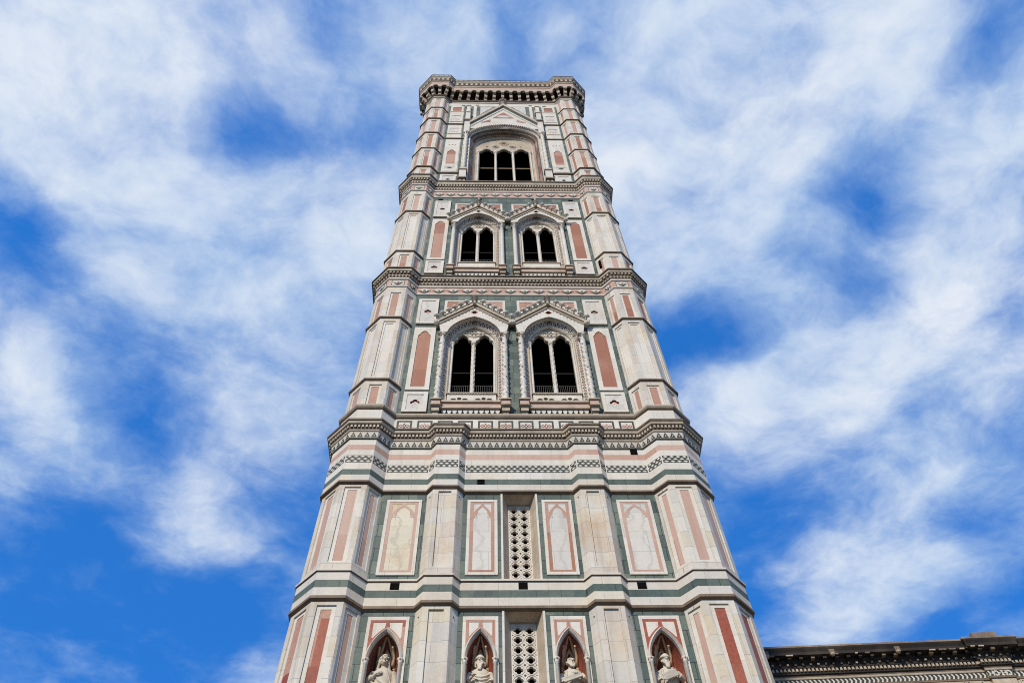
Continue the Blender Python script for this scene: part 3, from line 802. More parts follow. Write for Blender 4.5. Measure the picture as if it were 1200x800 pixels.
def twin_window(zb, zc, zo, zl, zh, zs, zk, ze, za, zf, rich):
    c = -WX; A = 1.33; H = zk-zs
    mb = MB()
    plate(mb, FRONT, rect(c-1.42, c+1.42, zc, zs+.6), [lancet(c, zc+.15, zs, A, H, 12)], .03, 'frame', back=-.01)
    j0 = jamb(c, zc+.15, zs, A, H); j1 = jamb(c, zc+.15, zs, 1.17, H-.20); j2 = jamb(c, zc+.15, zs, 1.11, H-.27); j3 = jamb(c, zc+.15, zs, 1.06, H-.32)
    band_between(mb, FRONT, j0, j1, .03, -.14, 'frame')
    band_between(mb, FRONT, j1, j2, -.14, -.11, 'carved'); band_between(mb, FRONT, j2, j3, -.11, -.19, 'frame'); band_between(mb, FRONT, j3, j3, -.19, -.32, 'frame')
    win = mb.build('twin_window', T, (c, 0, zo))
    mb = MB()                                            # mosaic strip in the splay
    mid = jamb(c, zc+.15, zs, 1.25, H-.10)
    for n_, ((x, z), t) in enumerate(path_items(mid, .115)):
        nx, nz = -t[1], t[0]; sw = 1 if n_ % 2 else -1
        q = [(x+t[0]*.05+nx*.062*sw, z+t[1]*.05+nz*.062*sw), (x-t[0]*.05+nx*.062*sw, z-t[1]*.05+nz*.062*sw), (x-nx*.055*sw, z-nz*.055*sw)]
        # depth of the splay at each point: from -0.14 inside to 0.03 outside
        def dep(px, pz):
            s = ((px-x)*nx+(pz-z)*nz); return -.055+.012+s*1.0625
        mb.face([FRONT(px, pz, dep(px, pz)) for px, pz in q], 'red' if n_ % 4 < 2 else 'inlay')
    kid(win, mb.build('mosaic_strip', win))
    # tracery plate with two cusped lights and a pierced roundel
    mb = MB(); w0 = -.30
    lights = [cusped(c+s*.53, zo, zl, .435, zh-zl, 10, .20) for s in (-1, 1)]
    oz = zl+(zk-.33-zl)*.70; orr = .28
    hs = [quatrefoil(c, oz, .085, 4)]+[quatrefoil(c+orr*.62*math.cos(t), oz+orr*.62*math.sin(t), .075, 4) for t in [math.pi/3*i for i in range(6)]]
    plate(mb, FRONT, lancet(c, zo-.25, zs, 1.065, H-.315, 12), lights+hs, w0, 'frame', hback=w0-.14, khole='carved')
    for rr, ra in ((orr+.06, orr+.13),):
        ci = [(c+rr*math.cos(t*math.pi/12), oz+rr*math.sin(t*math.pi/12)) for t in range(25)]; co = [(c+ra*math.cos(t*math.pi/12), oz+ra*math.sin(t*math.pi/12)) for t in range(25)]
        band_between(mb, FRONT, ci, co, w0+.05, w0+.012, 'carved'); band_between(mb, FRONT, ci, ci, w0+.05, w0, 'carved')
    for lt in lights:                                    # roll round each light
        p = lt[1:-1]; tube(mb, [FRONT(x+(x-(c-.53 if lt is lights[0] else c+.53))*.07, z+.03, w0+.02) for x, z in p], .028, 'carved', 5)
    kid(win, mb.build('tracery', win))
    mb = MB()
    tw = dict(twist=9, amp=.16, lobes=2) if rich else {}
    def shaft(mb, x, w, z0, z1, r, n=10, k='frame', rich_=False):
        m = int((z1-z0)/.05) if rich_ else 6
        pr_ = [(r*1.5, z0), (r*1.5, z0+.06), (r*1.15, z0+.12)]+[(r, z0+.14+(z1-z0-.36)*i/m) for i in range(m+1)]+[(r*1.25, z1-.20), (r*1.1, z1-.17), (r*1.5, z1-.06), (r*1.75, z1-.04), (r*1.75, z1)]
        lathe(mb, (x, -w), pr_, k, n, **(dict(twist=16, amp=.20, lobes=2) if rich_ else {}))
        for i in range(6): ball(mb, (x+r*1.4*math.cos(i*1.05), -w+r*1.4*math.sin(i*1.05), z1-.10), (r*.4, r*.4, .05), 'carved', 6, 4)
    shaft(mb, c, w0+.0, zo, zl+.05, .075, 10, 'frame', rich)
    kid(win, mb.build('mullion', win, None, True))
    for s in (-1, 1):
        mb = MB(); shaft(mb, c+s*1.01, w0+.06, zo, zl+.05, .055, 8); kid(win, mb.build('colonnette', win, None, True))
    for s in (-1, 1):                                    # outer columns, twisted on the lower storey, on consoles
        mb = MB(); x = c+s*1.49
        shaft(mb, x, .19, zc, zs+.02, .125, 12, 'frame', rich)
        box(mb, FRONT, x-.21, x+.21, zs+.02, zs+.13, .0, .42, 'carved')
        if rich:
            for n_ in range(int((zs-zc-.7)/.16)):        # leafy knots running up the shaft
                t = n_*2.4; ball(mb, (x+.11*math.cos(t), -.19+.11*math.sin(t), zc+.3+n_*.16), (.055, .055, .06), 'frame', 6, 4)
        kid(win, mb.build('column', win, None, True))
        mb = MB(); d = zc-zb
        box(mb, FRONT, x-.235, x+.235, zc-.07, zc, -.01, .43, 'carved'); box(mb, FRONT, x-.19, x+.19, zc-.30*d-.07, zc-.072, -.01, .36, 'pinkpale')
        box(mb, FRONT, x-.215, x+.215, zc-.45*d, zc-.31*d-.07, -.01, .39, 'carved')
        box(mb, FRONT, x-.16, x+.16, zc-.75*d, zc-.452*d, -.01, .26, 'carved'); box(mb, FRONT, x-.12, x+.12, zb, zc-.752*d, -.01, .16, 'frame')
        kid(win, mb.build('console', win))
    # gable with crockets and finial
    mb = MB(); ar = [p for p in arch(c, zs, A, H, 14) if p[1] > zs+.12]
    poly = [(c-1.56, zs+.13), (c-1.74, ze), (c, za), (c+1.74, ze), (c+1.56, zs+.13), (c+A+.005, zs+.13)]+ar[::-1]+[(c-A-.005, zs+.13)]
    qh = quatrefoil(c, za-.70, .17, 5)
    plate(mb, FRONT, poly, [qh], .26, 'frame', back=0, hback=.16, kedge='frame', khole='red')
    plate(mb, FRONT, quatrefoil(c, za-.70, .19, 5), [], .165, 'red')
    L_ = math.hypot(1.74, za-ze); ux, uz = 1.74/L_, (za-ze)/L_
    for s in (-1, 1):
        o2 = lambda t, nrm: (c+s*(-1.74-.06+ux*t-uz*nrm*1.0), ze-.03+uz*t+ux*nrm)
        q = [o2(0, -.03), o2(L_+.05, -.03), o2(L_+.05, .13), o2(0, .13)]
        plate(mb, FRONT, q, [], .38, 'carved', back=.0)
        q = [o2(.0, -.17), o2(L_-.05, -.17), o2(L_, -.10), o2(.0, -.10)]
        plate(mb, FRONT, q, [], .315, 'carved', back=.26)
        for i in range(9):
            u, v = o2(.3+(L_-.6)*i/8, -.245); plate(mb, FRONT, quatrefoil(u, v, .045, 3), [], .265, 'aged_shade')
        m = 6
        for i in range(m):                               # crockets, leaning out from the rake
            u, v = o2(.16+(L_-.42)*i/(m-1), .20)
            tube(mb, [FRONT(u+s*.05, v-.14, .30), FRONT(u, v-.02, .40), FRONT(u-s*.03, v+.09, .50)], [.07, .06, .05], 'carved', 6)
            ball(mb, FRONT(u-s*.05, v+.12, .50), (.115, .11, .10), 'frame', 8, 5); ball(mb, FRONT(u-s*.14, v+.14, .46), (.07, .07, .06), 'frame', 6, 4); ball(mb, FRONT(u+s*.06, v+.17, .46), (.07, .07, .06), 'frame', 6, 4)
        u, v = o2(-.05, .02); ball(mb, FRONT(u, v, .30), (.16, .14, .13), 'frame', 8, 5); ball(mb, FRONT(u-s*.08, v+.12, .34), (.10, .09, .10), 'frame', 6, 4)
    lathe(mb, (c, -.42), [(.09, za-.1), (.06, za+.05), (.07, za+.2), (.16, za+.30), (.09, za+.40), (.06, za+.46), (.19, za+.58), (.12, za+.70), (.06, za+.78), (.08, zf-.12), (.02, zf)], 'carved', 10)
    for (x, z), t in path_items(ar, .125):               # tooth moulding under the arch of the gable
        ball(mb, FRONT(x, z-.01, .235), (.042, .04, .045), 'aged_shade', 5, 4)
    kid(win, mb.build('gable', win))
    # sill, parapet, base
    mb = MB()
    if rich:
        hol = []
        for s in (-1, 1):
            for d, dz, r in ((-.25, -.02, .135), (.25, -.02, .135), (0, .08, .10)):
                hol.append([(c+s*.53+d+r*1.0*math.cos(t*math.pi/6), zc+.54+dz+r*math.sin(t*math.pi/6)) for t in range(12)])
        plate(mb, FRONT, rect(c-1.07, c+1.07, zc+.16, zo), hol, -.06, 'frame', hback=-.2, khole='carved')
        plate(mb, FRONT, rect(c-1.07, c+1.07, zc+.2, zo-.1), [], -.2, 'room')
        for (x, z), t in path_items([(c-1.0, zo-.10), (c+1.0, zo-.10)], .12): ball(mb, FRONT(x, z, -.05), (.04, .03, .03), 'carved', 5, 4)
    else:
        plate(mb, FRONT, rect(c-1.07, c+1.07, zc+.16, zo), [], -.06, 'frame')
    box(mb, FRONT, c-1.13, c+1.13, zo-.07, zo+.0, -.34, .0, 'carved')
    kid(win, mb.build('sill', win))
    mb = MB(); d = zc-zb
    box(mb, FRONT, c-1.30, c+1.30, zc+.02, zc+.15, -.01, .20, 'carved'); box(mb, FRONT, c-1.31, c+1.31, zc-.28*d, zc+.018, -.01, .12, 'pinkpale')
    box(mb, FRONT, c-1.31, c+1.31, zc-.42*d, zc-.282*d, -.01, .17, 'carved')
    n_ = 11
    for i in range(n_):                                  # hanging scallops over the green wall
        u = c-1.25+2.5*(i+.5)/n_
        plate(mb, FRONT, [(u-.10, zc-.425*d), (u-.085, zc-.60*d), (u, zc-.80*d), (u+.085, zc-.60*d), (u+.10, zc-.425*d)], [], .075, 'frame', back=-.01)
    kid(win, mb.build('base_moulding', win))
    mb = MB()                                            # iron guard rails
    for z in (zo+1.12, zo+2.18): tube(mb, [FRONT(c-1.0, z, -.42), FRONT(c+1.0, z, -.42)], .018, 'iron', 5)
    for x in (c-1.0, c+1.0): tube(mb, [FRONT(x, zo, -.42), FRONT(x, zo+2.2, -.42)], .018, 'iron', 5)
    for i in range(24): x = c-.97+1.94*i/23; tube(mb, [FRONT(x, zo, -.42), FRONT(x, zo+1.12, -.42)], .007, 'iron', 4)
    kid(win, mb.build('railing', win))
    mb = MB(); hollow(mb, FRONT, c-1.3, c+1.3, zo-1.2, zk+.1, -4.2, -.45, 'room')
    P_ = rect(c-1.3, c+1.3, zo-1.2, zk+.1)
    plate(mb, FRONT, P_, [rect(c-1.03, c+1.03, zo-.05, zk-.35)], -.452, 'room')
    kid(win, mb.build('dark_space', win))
    k = copy_tree(win, T, (2*WX, 0, 0))
    # white framed pink triangles in the corners above the gable
    sl_ = (za-ze)/1.74; D = 1.02
    for s in (-1, 1):
        for h in (-1, 1):
            mb = MB(); x = s*WX; zt_ = zf-.02
            ln = lambda a_, d_: za-sl_*a_+D+d_
            xo_ = 1.58; xi_ = max(.10, (za+D-zt_)/sl_)
            if zt_-ln(xo_, 0) < .3: continue
            outp = [(x+h*xo_, ln(xo_, 0)), (x+h*xo_, zt_), (x+h*xi_, zt_), (x+h*xi_, ln(xi_, 0))]
            xo2, zt2 = xo_-.14, zt_-.16; xi2 = max(xi_+.14, (za+D+.24-zt2)/sl_)
            inp = [(x+h*xo2, ln(xo2, .24)), (x+h*xo2, zt2), (x+h*xi2, zt2)]
            if abs(outp[2][1]-outp[3][1]) < 1e-4: outp.pop()
            plate(mb, FRONT, outp, [inp], .035, 'frame', back=-.01, hback=.012)
            plate(mb, FRONT, inp, [], .012, 'pink')
            mb.build('spandrel_panel', T)
twin_window(29.50, 30.42, 31.45, 36.02, 36.92, 35.95, 37.88, 37.22, 39.0, 40.05, True)
twin_window(42.72, 43.72, 44.95, 49.72, 50.78, 49.88, 51.88, 50.76, 52.85, 54.10, False)

# ---- wall panels beside the windows
def square_panel(x, hw, z0, z1, qk, floor, name='wall_panel', r=.19):
    mb = MB(); zc = (z0+z1)/2
    plate(mb, FRONT, rect(x-hw, x+hw, z0, z1), [rect(x-hw+.16, x+hw-.16, z0+.14, z1-.20)], .105, 'frame', back=-.01, hback=.075)
    plate(mb, FRONT, rect(x-hw+.16, x+hw-.16, z0+.14, z1-.20), [quatrefoil(x, zc-.05, r, 6, 1.1)], .075, 'field', hback=.008, khole=qk)
    plate(mb, FRONT, quatrefoil(x, zc-.05, r+.02, 6, 1.1), [], .008, qk)
    plate(mb, FRONT, quatrefoil(x, zc-.05, r*.62, 5, 1.1), [], .014, floor)
    plate(mb, FRONT, diamond(x, zc-.05, r*.22), [], .02, qk)
    mb.build(name, T)
def tall_panel(x, hw, z0, z1, k):
    mb = MB(); a = hw-.21
    lan = cusped(x, z0+.25, z1-.95, a, .62, 8, .10)
    plate(mb, FRONT, rect(x-hw, x+hw, z0, z1), [lan], .045, 'frame', back=-.01, hback=.008)
    plate(mb, FRONT, rect(x-hw+.1, x+hw-.1, z0+.1, z1-.1), [], .008, k)
    mb.build('wall_panel', T)
for s in (-1, 1):
    x = s*4.29
    square_panel(x, .525, 37.45, 40.05, 'niche', 'pinkpale'); tall_panel(x, .525, 31.58, 37.12, 'pink'); square_panel(x, .525, 29.86, 31.34, 'red', 'frame', r=.21)  # niche red in the quatrefoils puts their recess shade into the colour
    square_panel(x, .525, 51.60, 54.38, 'niche', 'pinkpale'); tall_panel(x, .525, 45.14, 51.30, 'pink'); square_panel(x, .525, 43.20, 44.86, 'niche', 'pinkpale')
    x = s*4.22
    mb = MB()
    plate(mb, FRONT, rect(x-.57, x+.57, 60.70, 68.25), [cusped(x, 62.35, 65.15, .34, .75, 8, .10), rect(x-.38, x+.38, 61.25, 61.85)], .045, 'frame', back=-.01, hback=.008)
    plate(mb, FRONT, rect(x-.47, x+.47, 60.9, 68.0), [], .008, 'pink'); plate(mb, FRONT, rect(x-.40, x+.40, 61.2, 61.9), [], .012, 'field')
    plate(mb, FRONT, diamond(x, 61.55, .22, .2), [], .02, 'inlay')
    for i in range(3): plate(mb, FRONT, quatrefoil(x-.24+.24*i, 67.1, .085, 4), [], .052, 'inlay')
    mb.build('wall_panel', T); square_panel(x, .57, 57.95, 59.72, 'inlay', 'aged_shade', r=.16)
    for z0, z1, k in ((70.35, 72.25, 'field'), (74.0, 76.30, 'field'), (77.25, 79.10, 'pink')):
        mb = MB()
        plate(mb, FRONT, rect(x-.57, x+.57, z0, z1), [rect(x-.40, x+.40, z0+.22, z1-.30)], .045, 'frame', back=-.01, hback=.01)
        plate(mb, FRONT, rect(x-.40, x+.40, z0+.22, z1-.30), [], .01, k)
        if k == 'field':
            for i in range(3): plate(mb, FRONT, quatrefoil(x-.22+.22*i, z0+.62*(z1-z0)*.6, .07, 4), [], .016, 'inlay')
        mb.build('wall_panel', T)
    for (u0, u1) in ((4.84, XW-.005), (3.40, 3.60)):
        U = sorted((s*u0, s*u1)); mb = MB()
        for (v0, v1) in ((58.0, 79.4),): plate(mb, FRONT, rect(U[0], U[1], v0, v1), [], .012, 'green', back=0)
        mb.build('wall_strip', T)

# ---- the great triple window of the top storey
mb = MB(); ZS, A, H = 69.2, 2.90, 2.92
plate(mb, FRONT, rect(-3.32, 3.32, 58.5, 72.9), [lancet(0, 58.6, ZS, A, H, 16)], .03, 'frame', back=-.01)
steps = [(2.90, .03, 'frame'), (2.84, .06, 'frame'), (2.80, -.02, 'green'), (2.72, -.10, 'pink'), (2.60, -.34, 'green'), (2.54, -.42, 'pinkpale'), (2.46, -.60, 'carved'), (2.40, -.68, 'frame'), (2.34, -.80, 'frame')]
for (a0, w0, k), (a1, w1, _) in zip(steps, steps[1:]):
    p, q = jamb(0, 58.6, ZS, a0, H-(A-a0)*.9, 16), jamb(0, 58.6, ZS, a1, H-(A-a1)*.9, 16)
    for i in range(len(p)-1):
        kk = k if i in (0, len(p)-2) else {'pink': 'aged_shade', 'green': 'crust', 'pinkpale': 'aged_shade'}.get(k, k)
        mb.face([FRONT(*p[i], w0), FRONT(*p[i+1], w0), FRONT(*q[i+1], w1), FRONT(*q[i], w1)], kk)
tri = mb.build('triple_window', T, (0, 0, 60.9))
mb = MB()                                                # mosaic of the arch soffit and red blocks of the jambs
for row, (a0, w0, a1, w1) in enumerate(((2.715, -.125, 2.605, -.325), (2.535, -.44, 2.465, -.59))):
    for n_, ((x, z), t) in enumerate(path_items(arch(0, ZS, (a0+a1)/2, H-(A-(a0+a1)/2)*.9, 24), .16)):
        nx, nz = -t[1], t[0]; s = .05
        d = lambda k_: (w0+w1)/2+.014+k_*(w0-w1)/2*.7
        mb.face([FRONT(x-t[0]*.07, z-t[1]*.07, d(0)), FRONT(x-nx*s, z-nz*s, d(-1) if False else d(-.9)), FRONT(x+t[0]*.07, z+t[1]*.07, d(0)), FRONT(x+nx*s, z+nz*s, d(.9))], 'pinkpale' if n_ % 3 == 0 else 'carved')
for s in (-1, 1):
    for z0, z1, k in ((61, 62.6, 'red'), (63.4, 65.2, 'pink'), (65.9, 66.9, 'red'), (67.5, 68.8, 'pinkpale')):
        mb.face([FRONT(s*2.70, z0, -.125), FRONT(s*2.615, z0, -.295), FRONT(s*2.615, z1, -.295), FRONT(s*2.70, z1, -.125)], k)
kid(tri, mb.build('mosaic_strip', tri))
mb = MB(); w0 = -.80
lts = [cusped(x, 58.9, 67.75, .60, .95, 10, .20) for x in (-1.42, 0, 1.42)]
qs = [quatrefoil(x, z, r, 5) for x, z, r in ((-.71, 69.35, .20), (.71, 69.35, .20), (0, 70.2, .30), (-1.42, 69.45, .12), (1.42, 69.45, .12))]
plate(mb, FRONT, lancet(0, 58.6, ZS, 2.345, H-.505, 16), lts+qs, w0, 'carved', hback=w0-.16, khole='carved')
for x, z, r in ((-.71, 69.35, .28), (.71, 69.35, .28), (0, 70.2, .40)):
    ci = [(x+r*math.cos(t*math.pi/10), z+r*math.sin(t*math.pi/10)) for t in range(21)]; co = [(x+(r+.07)*math.cos(t*math.pi/10), z+(r+.07)*math.sin(t*math.pi/10)) for t in range(21)]
    band_between(mb, FRONT, ci, co, w0+.05, w0+.01, 'carved')
    plate(mb, FRONT, quatrefoil(x, z, r*.72, 5), [], w0-.05, 'pink' if x == 0 else 'inlay')
for lt in lts: tube(mb, [FRONT(x, z+.04, w0+.02) for x, z in lt[1:-1]], .045, 'carved', 5)
kid(tri, mb.build('tracery', tri))
def big_shaft(x, w, z0, z1, r, name, rich_, par):
    mb = MB(); m = int((z1-z0)/.08)
    pr_ = [(r*1.5, z0), (r*1.5, z0+.1), (r*1.1, z0+.2)]+[(r, z0+.22+(z1-z0-.75)*i/m) for i in range(m+1)]+[(r*1.2, z1-.5), (r*1.05, z1-.45), (r*1.6, z1-.15), (r*1.9, z1-.10), (r*1.9, z1)]
    lathe(mb, (x, -w), pr_, 'frame', 12, **(dict(twist=7, amp=.16, lobes=2) if rich_ else {}))
    for i in range(8): ball(mb, (x+r*1.5*math.cos(i*.785), -w+r*1.5*math.sin(i*.785), z1-.25), (r*.4, r*.4, .1), 'carved', 6, 4)
    return kid(par, mb.build(name, par, None, True))
for x in (-.71, .71): big_shaft(x, w0+.02, 60.4, 67.85, .095, 'mullion', False, tri)
for s in (-1, 1):
    big_shaft(s*2.13, w0+.05, 60.4, 67.85, .075, 'colonnette', False, tri)
    big_shaft(s*3.16, .22, 60.5, 69.75, .15, 'column', True, tri)
    mb = MB(); x = s*3.16                                # pedestal below, pinnacle above
    box(mb, FRONT, x-.25, x+.25, 58.35, 59.95, -.01, .42, 'frame'); box(mb, FRONT, x-.31, x+.31, 59.95, 60.15, -.01, .48, 'aged_shade'); box(mb, FRONT, x-.24, x+.24, 60.15, 60.5, -.01, .42, 'frame')
    box(mb, FRONT, x-.31, x+.31, 58.1, 58.35, -.01, .48, 'aged_shade'); box(mb, FRONT, x-.22, x+.22, 57.6, 58.1, -.01, .36, 'carved'); box(mb, FRONT, x-.09, x+.09, 57.72, 57.98, .3, .365, 'inlay')
    kid(tri, mb.build('pedestal', tri))
    mb = MB()
    box(mb, FRONT, x-.24, x+.24, 69.75, 73.0, -.01, .40, 'frame'); box(mb, FRONT, x-.33, x+.33, 73.0, 73.35, -.01, .50, 'aged_shade'); box(mb, FRONT, x-.21, x+.21, 73.35, 75.9, -.01, .36, 'frame')
    box(mb, FRONT, x-.28, x+.28, 75.9, 76.1, -.01, .42, 'carved'); box(mb, FRONT, x-.17, x+.17, 76.1, 78.3, -.01, .28, 'frame'); box(mb, FRONT, x-.23, x+.23, 78.3, 78.5, -.01, .34, 'carved')
    kid(tri, mb.build('pinnacle', tri))
mb = MB()                                                # gable
ar = [p for p in arch(0, ZS, A+.18, H+.62, 18) if p[1] > 72.0-.9]
ar2 = arch(0, ZS, A+.02, H+.04, 20)
band_between(mb, FRONT, arch(0, ZS, A, H+.02, 20), arch(0, ZS, A+.10, H+.22, 20), .03, .16, 'carved')
band_between(mb, FRONT, arch(0, ZS, A+.10, H+.22, 20), arch(0, ZS, A+.16, H+.50, 20), .16, .24, 'crust')
aa = arch(0, ZS, A+.16, H+.50, 20); ac = [p for p in aa if p[1] > 71.2]
ga, ge = 78.55, 72.75
poly = [(-2.95, 71.25), (-2.95, ge), (0, ga), (2.95, ge), (2.95, 71.25)]+[p for p in ac[::-1] if abs(p[0]) < 2.94]
plate(mb, FRONT, poly, [], .24, 'frame', back=0)
def tri_band(d0, d1, w1, k, kb=None):
    """raking band between two gables set d0 and d1 below the top one"""
    sl_ = (ga-ge)/2.95
    for s in (-1, 1):
        q = [(s*2.95, ge-d0), (0, ga-d0), (0, ga-d1), (s*2.95, ge-d1)]
        plate(mb, FRONT, q, [], w1, k, back=.0)
tri_band(-.25, .45, .46, 'carved'); tri_band(.45, .78, .33, 'greenband'); tri_band(.78, 1.20, .30, 'frame')
tp = ga-2.2; sl_ = (ga-ge)/2.95
plate(mb, FRONT, [(-.98, tp-.98*sl_+.02), (.98, tp-.98*sl_+.02), (0, tp)], [], .26, 'pink', back=.2)
plate(mb, FRONT, [(-.42, 74.55), (.42, 74.55), (.60, 74.85), (.34, 75.25), (-.34, 75.25), (-.60, 74.85)], [], .28, 'field', back=.2)
for s in (-1, 1):
    q = [(s*1.15, 74.0), (s*1.95, 73.15), (s*1.95, 72.95), (s*1.15, 73.3)]
    plate(mb, FRONT, q, [], .26, 'pink', back=.2)
for (x, z), t in path_items(arch(0, ZS, A+.13, H+.40, 24), .21):
    nx, nz = -t[1], t[0]
    q = [(x+t[0]*.05*a+nx*.10*b, z+t[1]*.05*a+nz*.13*b) for a, b in ((-1, -1), (1, -1), (1, 1), (-1, 1))]
    plate(mb, FRONT, q, [], .27, 'frame', back=.15)
lathe(mb, (0, -.3), [(.10, 78.3), (.14, 78.7), (.34, 79.0), (.22, 79.3), (.12, 79.45), (.42, 79.75), (.26, 80.05), (.10, 80.2), (.05, 80.45)], 'carved', 10)
for i in range(8): ball(mb, (.33*math.cos(i*.785), -.3+.33*math.sin(i*.785), 79.7), (.11, .11, .14), 'carved', 6, 4)
kid(tri, mb.build('gable', tri))
for s in (-1, 1):                                        # white panels and green strips above the gable
    mb = MB()
    plate(mb, FRONT, [(s*2.92, 79.3), (s*.45, 79.3), (s*2.92, 74.2)], [], .010, 'green', back=0)
    plate(mb, FRONT, [(s*2.72, 79.3), (s*2.44, 79.3), (s*2.44, 75.2), (s*2.72, 74.7)], [], .03, 'frame', back=0)
    plate(mb, FRONT, [(s*2.10, 79.1), (s*.85, 79.1), (s*2.10, 76.5)], [], .03, 'field', back=0)
    mb.build('spandrel_panel', T)
mb = MB()
tube(mb, [FRONT(-2.3, 64.9, -1.15), FRONT(2.3, 64.9, -1.15)], .05, 'rib', 6)
kid(tri, mb.build('tie_beam', tri))
mb = MB()
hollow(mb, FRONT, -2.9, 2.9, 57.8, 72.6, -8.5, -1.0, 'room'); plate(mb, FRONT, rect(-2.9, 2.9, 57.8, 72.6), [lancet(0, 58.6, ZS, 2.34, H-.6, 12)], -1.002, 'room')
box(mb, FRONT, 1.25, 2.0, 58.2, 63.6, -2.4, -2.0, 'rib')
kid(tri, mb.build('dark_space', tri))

# ---- small square holes under the cornices: boxes with the inner dark painted on
mb = MB()
for x, z in ((-4.5, 54.85), (-1.86, 54.95), (1.86, 54.95), (4.4, 54.9), (-3.7, 79.6), (-2.4, 79.7), (2.6, 79.7), (3.9, 79.6)):
    mb = MB(); box(mb, FRONT, x-.16, x+.16, z-.10, z+.10, -.02, .02, 'hole'); mb.build('putlog_hole', T)
mb = MB()
box(mb, FRONT, 5.17, 5.27, 43.9, 44.7, -.02, .26, 'hole')
mb.build('putlog_hole', T)

# ---- the gallery on its corbels
mb = MB()
sweep(mb, PLAN, [(0, 80.35, 'aged_shade'), (.06, 80.38, 'frame'), (.08, 80.50, 'aged_shade'), (.20, 80.62, 'aged_shade'), (.20, 80.72, 'carved'), (.10, 80.80, 'aged_shade'), (.02, 80.82, 'crust'), (.02, 82.70, 'crust')])
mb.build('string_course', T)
OG = .78
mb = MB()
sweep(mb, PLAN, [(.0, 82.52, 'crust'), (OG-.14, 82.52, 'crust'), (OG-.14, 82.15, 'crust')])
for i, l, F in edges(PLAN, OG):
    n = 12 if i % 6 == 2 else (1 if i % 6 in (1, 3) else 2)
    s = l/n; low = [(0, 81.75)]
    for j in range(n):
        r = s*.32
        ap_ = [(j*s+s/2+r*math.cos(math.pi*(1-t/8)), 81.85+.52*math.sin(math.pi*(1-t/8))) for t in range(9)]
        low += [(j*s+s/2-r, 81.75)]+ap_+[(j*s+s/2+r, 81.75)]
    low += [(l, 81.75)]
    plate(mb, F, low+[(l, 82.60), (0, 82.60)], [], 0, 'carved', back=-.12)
sweep(mb, PLAN, [(OG, 82.60, 'pinkpale'), (OG+.01, 83.24, 'carved'), (OG+.06, 83.28, 'carved'), (OG+.10, 83.42, 'aged_shade'), (OG+.17, 83.52, 'crust'), (OG+.14, 83.57, 'aged_shade'), (OG+.14, 84.24, 'crust'),
                 (OG+.18, 84.28, 'carved'), (OG+.24, 84.42, 'carved'), (OG+.29, 84.48, 'roofedge'), (OG+.30, 84.72, 'aged_shade'), (OG+.26, 84.76, 'frame'), (OG+.26, 85.04, 'crust'), (OG+.30, 85.08, 'crust'), (OG+.30, 85.18, 'aged_shade'), (.3, 85.22, 'aged_shade')])
def pier(F, u, s):
    if not visible(F): return
    box(mb, F, u-s*.22, u+s*.22, 83.58, 84.26, -.05, .035, 'carved')
    plate(mb, F, quatrefoil(u+s*.5, 83.92, min(.13, s*.25), 4), [], .01, 'room')
along(PLAN, OG+.14, .46, pier)
along(PLAN, OG+.26, .52, lambda F, u, s: box(mb, F, u-s*.06, u+s*.06, 84.77, 85.04, -.02, .02, 'inlay') if visible(F) else None)
mb.build('parapet', T)
inn, out_ = offset(PLAN, .02), offset(PLAN, OG-.02)
prof = [(0, 80.72), (.30, 80.74), (.36, 80.86), (.38, 81.05), (.60, 81.08), (.66, 81.18), (.68, 81.76), (.90, 81.80), (.97, 81.92), (.98, 82.12), (.98, 82.51), (0, 82.51)]
def corbel(a, b, wd_):
    mb = MB(); dx, dy = b[0]-a[0], b[1]-a[1]; l = math.hypot(dx, dy); tx, ty = -dy/l*wd_/2, dx/l*wd_/2
    A_ = [(a[0]+dx*p+tx, a[1]+dy*p+ty, z) for p, z in prof]; B_ = [(a[0]+dx*p-tx, a[1]+dy*p-ty, z) for p, z in prof]
    mb.face(A_, 'carved'); mb.face(B_[::-1], 'carved')
    for i in range(len(prof)):
        j = (i+1) % len(prof); mb.face([A_[i], A_[j], B_[j], B_[i]], 'carved')
    return mb.build('corbel', T, (a[0], a[1], 80.70))
for i in range(24):
    side = i//6
    if side == 2 and i % 6 not in (0,): continue          # rear side: out of sight
    a0, a1, b0, b1 = inn[i], inn[(i+1) % 24], out_[i], out_[(i+1) % 24]
    n = 12 if i % 6 == 2 else (1 if i % 6 in (1, 3) else 2)
    for j in range(n):
        t = j/n
        corbel((a0[0]+(a1[0]-a0[0])*t, a0[1]+(a1[1]-a0[1])*t), (b0[0]+(b1[0]-b0[0])*t, b0[1]+(b1[1]-b0[1])*t), .27)
mb = MB(); z = 83.22
mb.face([(*p, 84.92) for p in offset(PLAN, .35)], 'aged_shade')
mb.build('terrace', T)

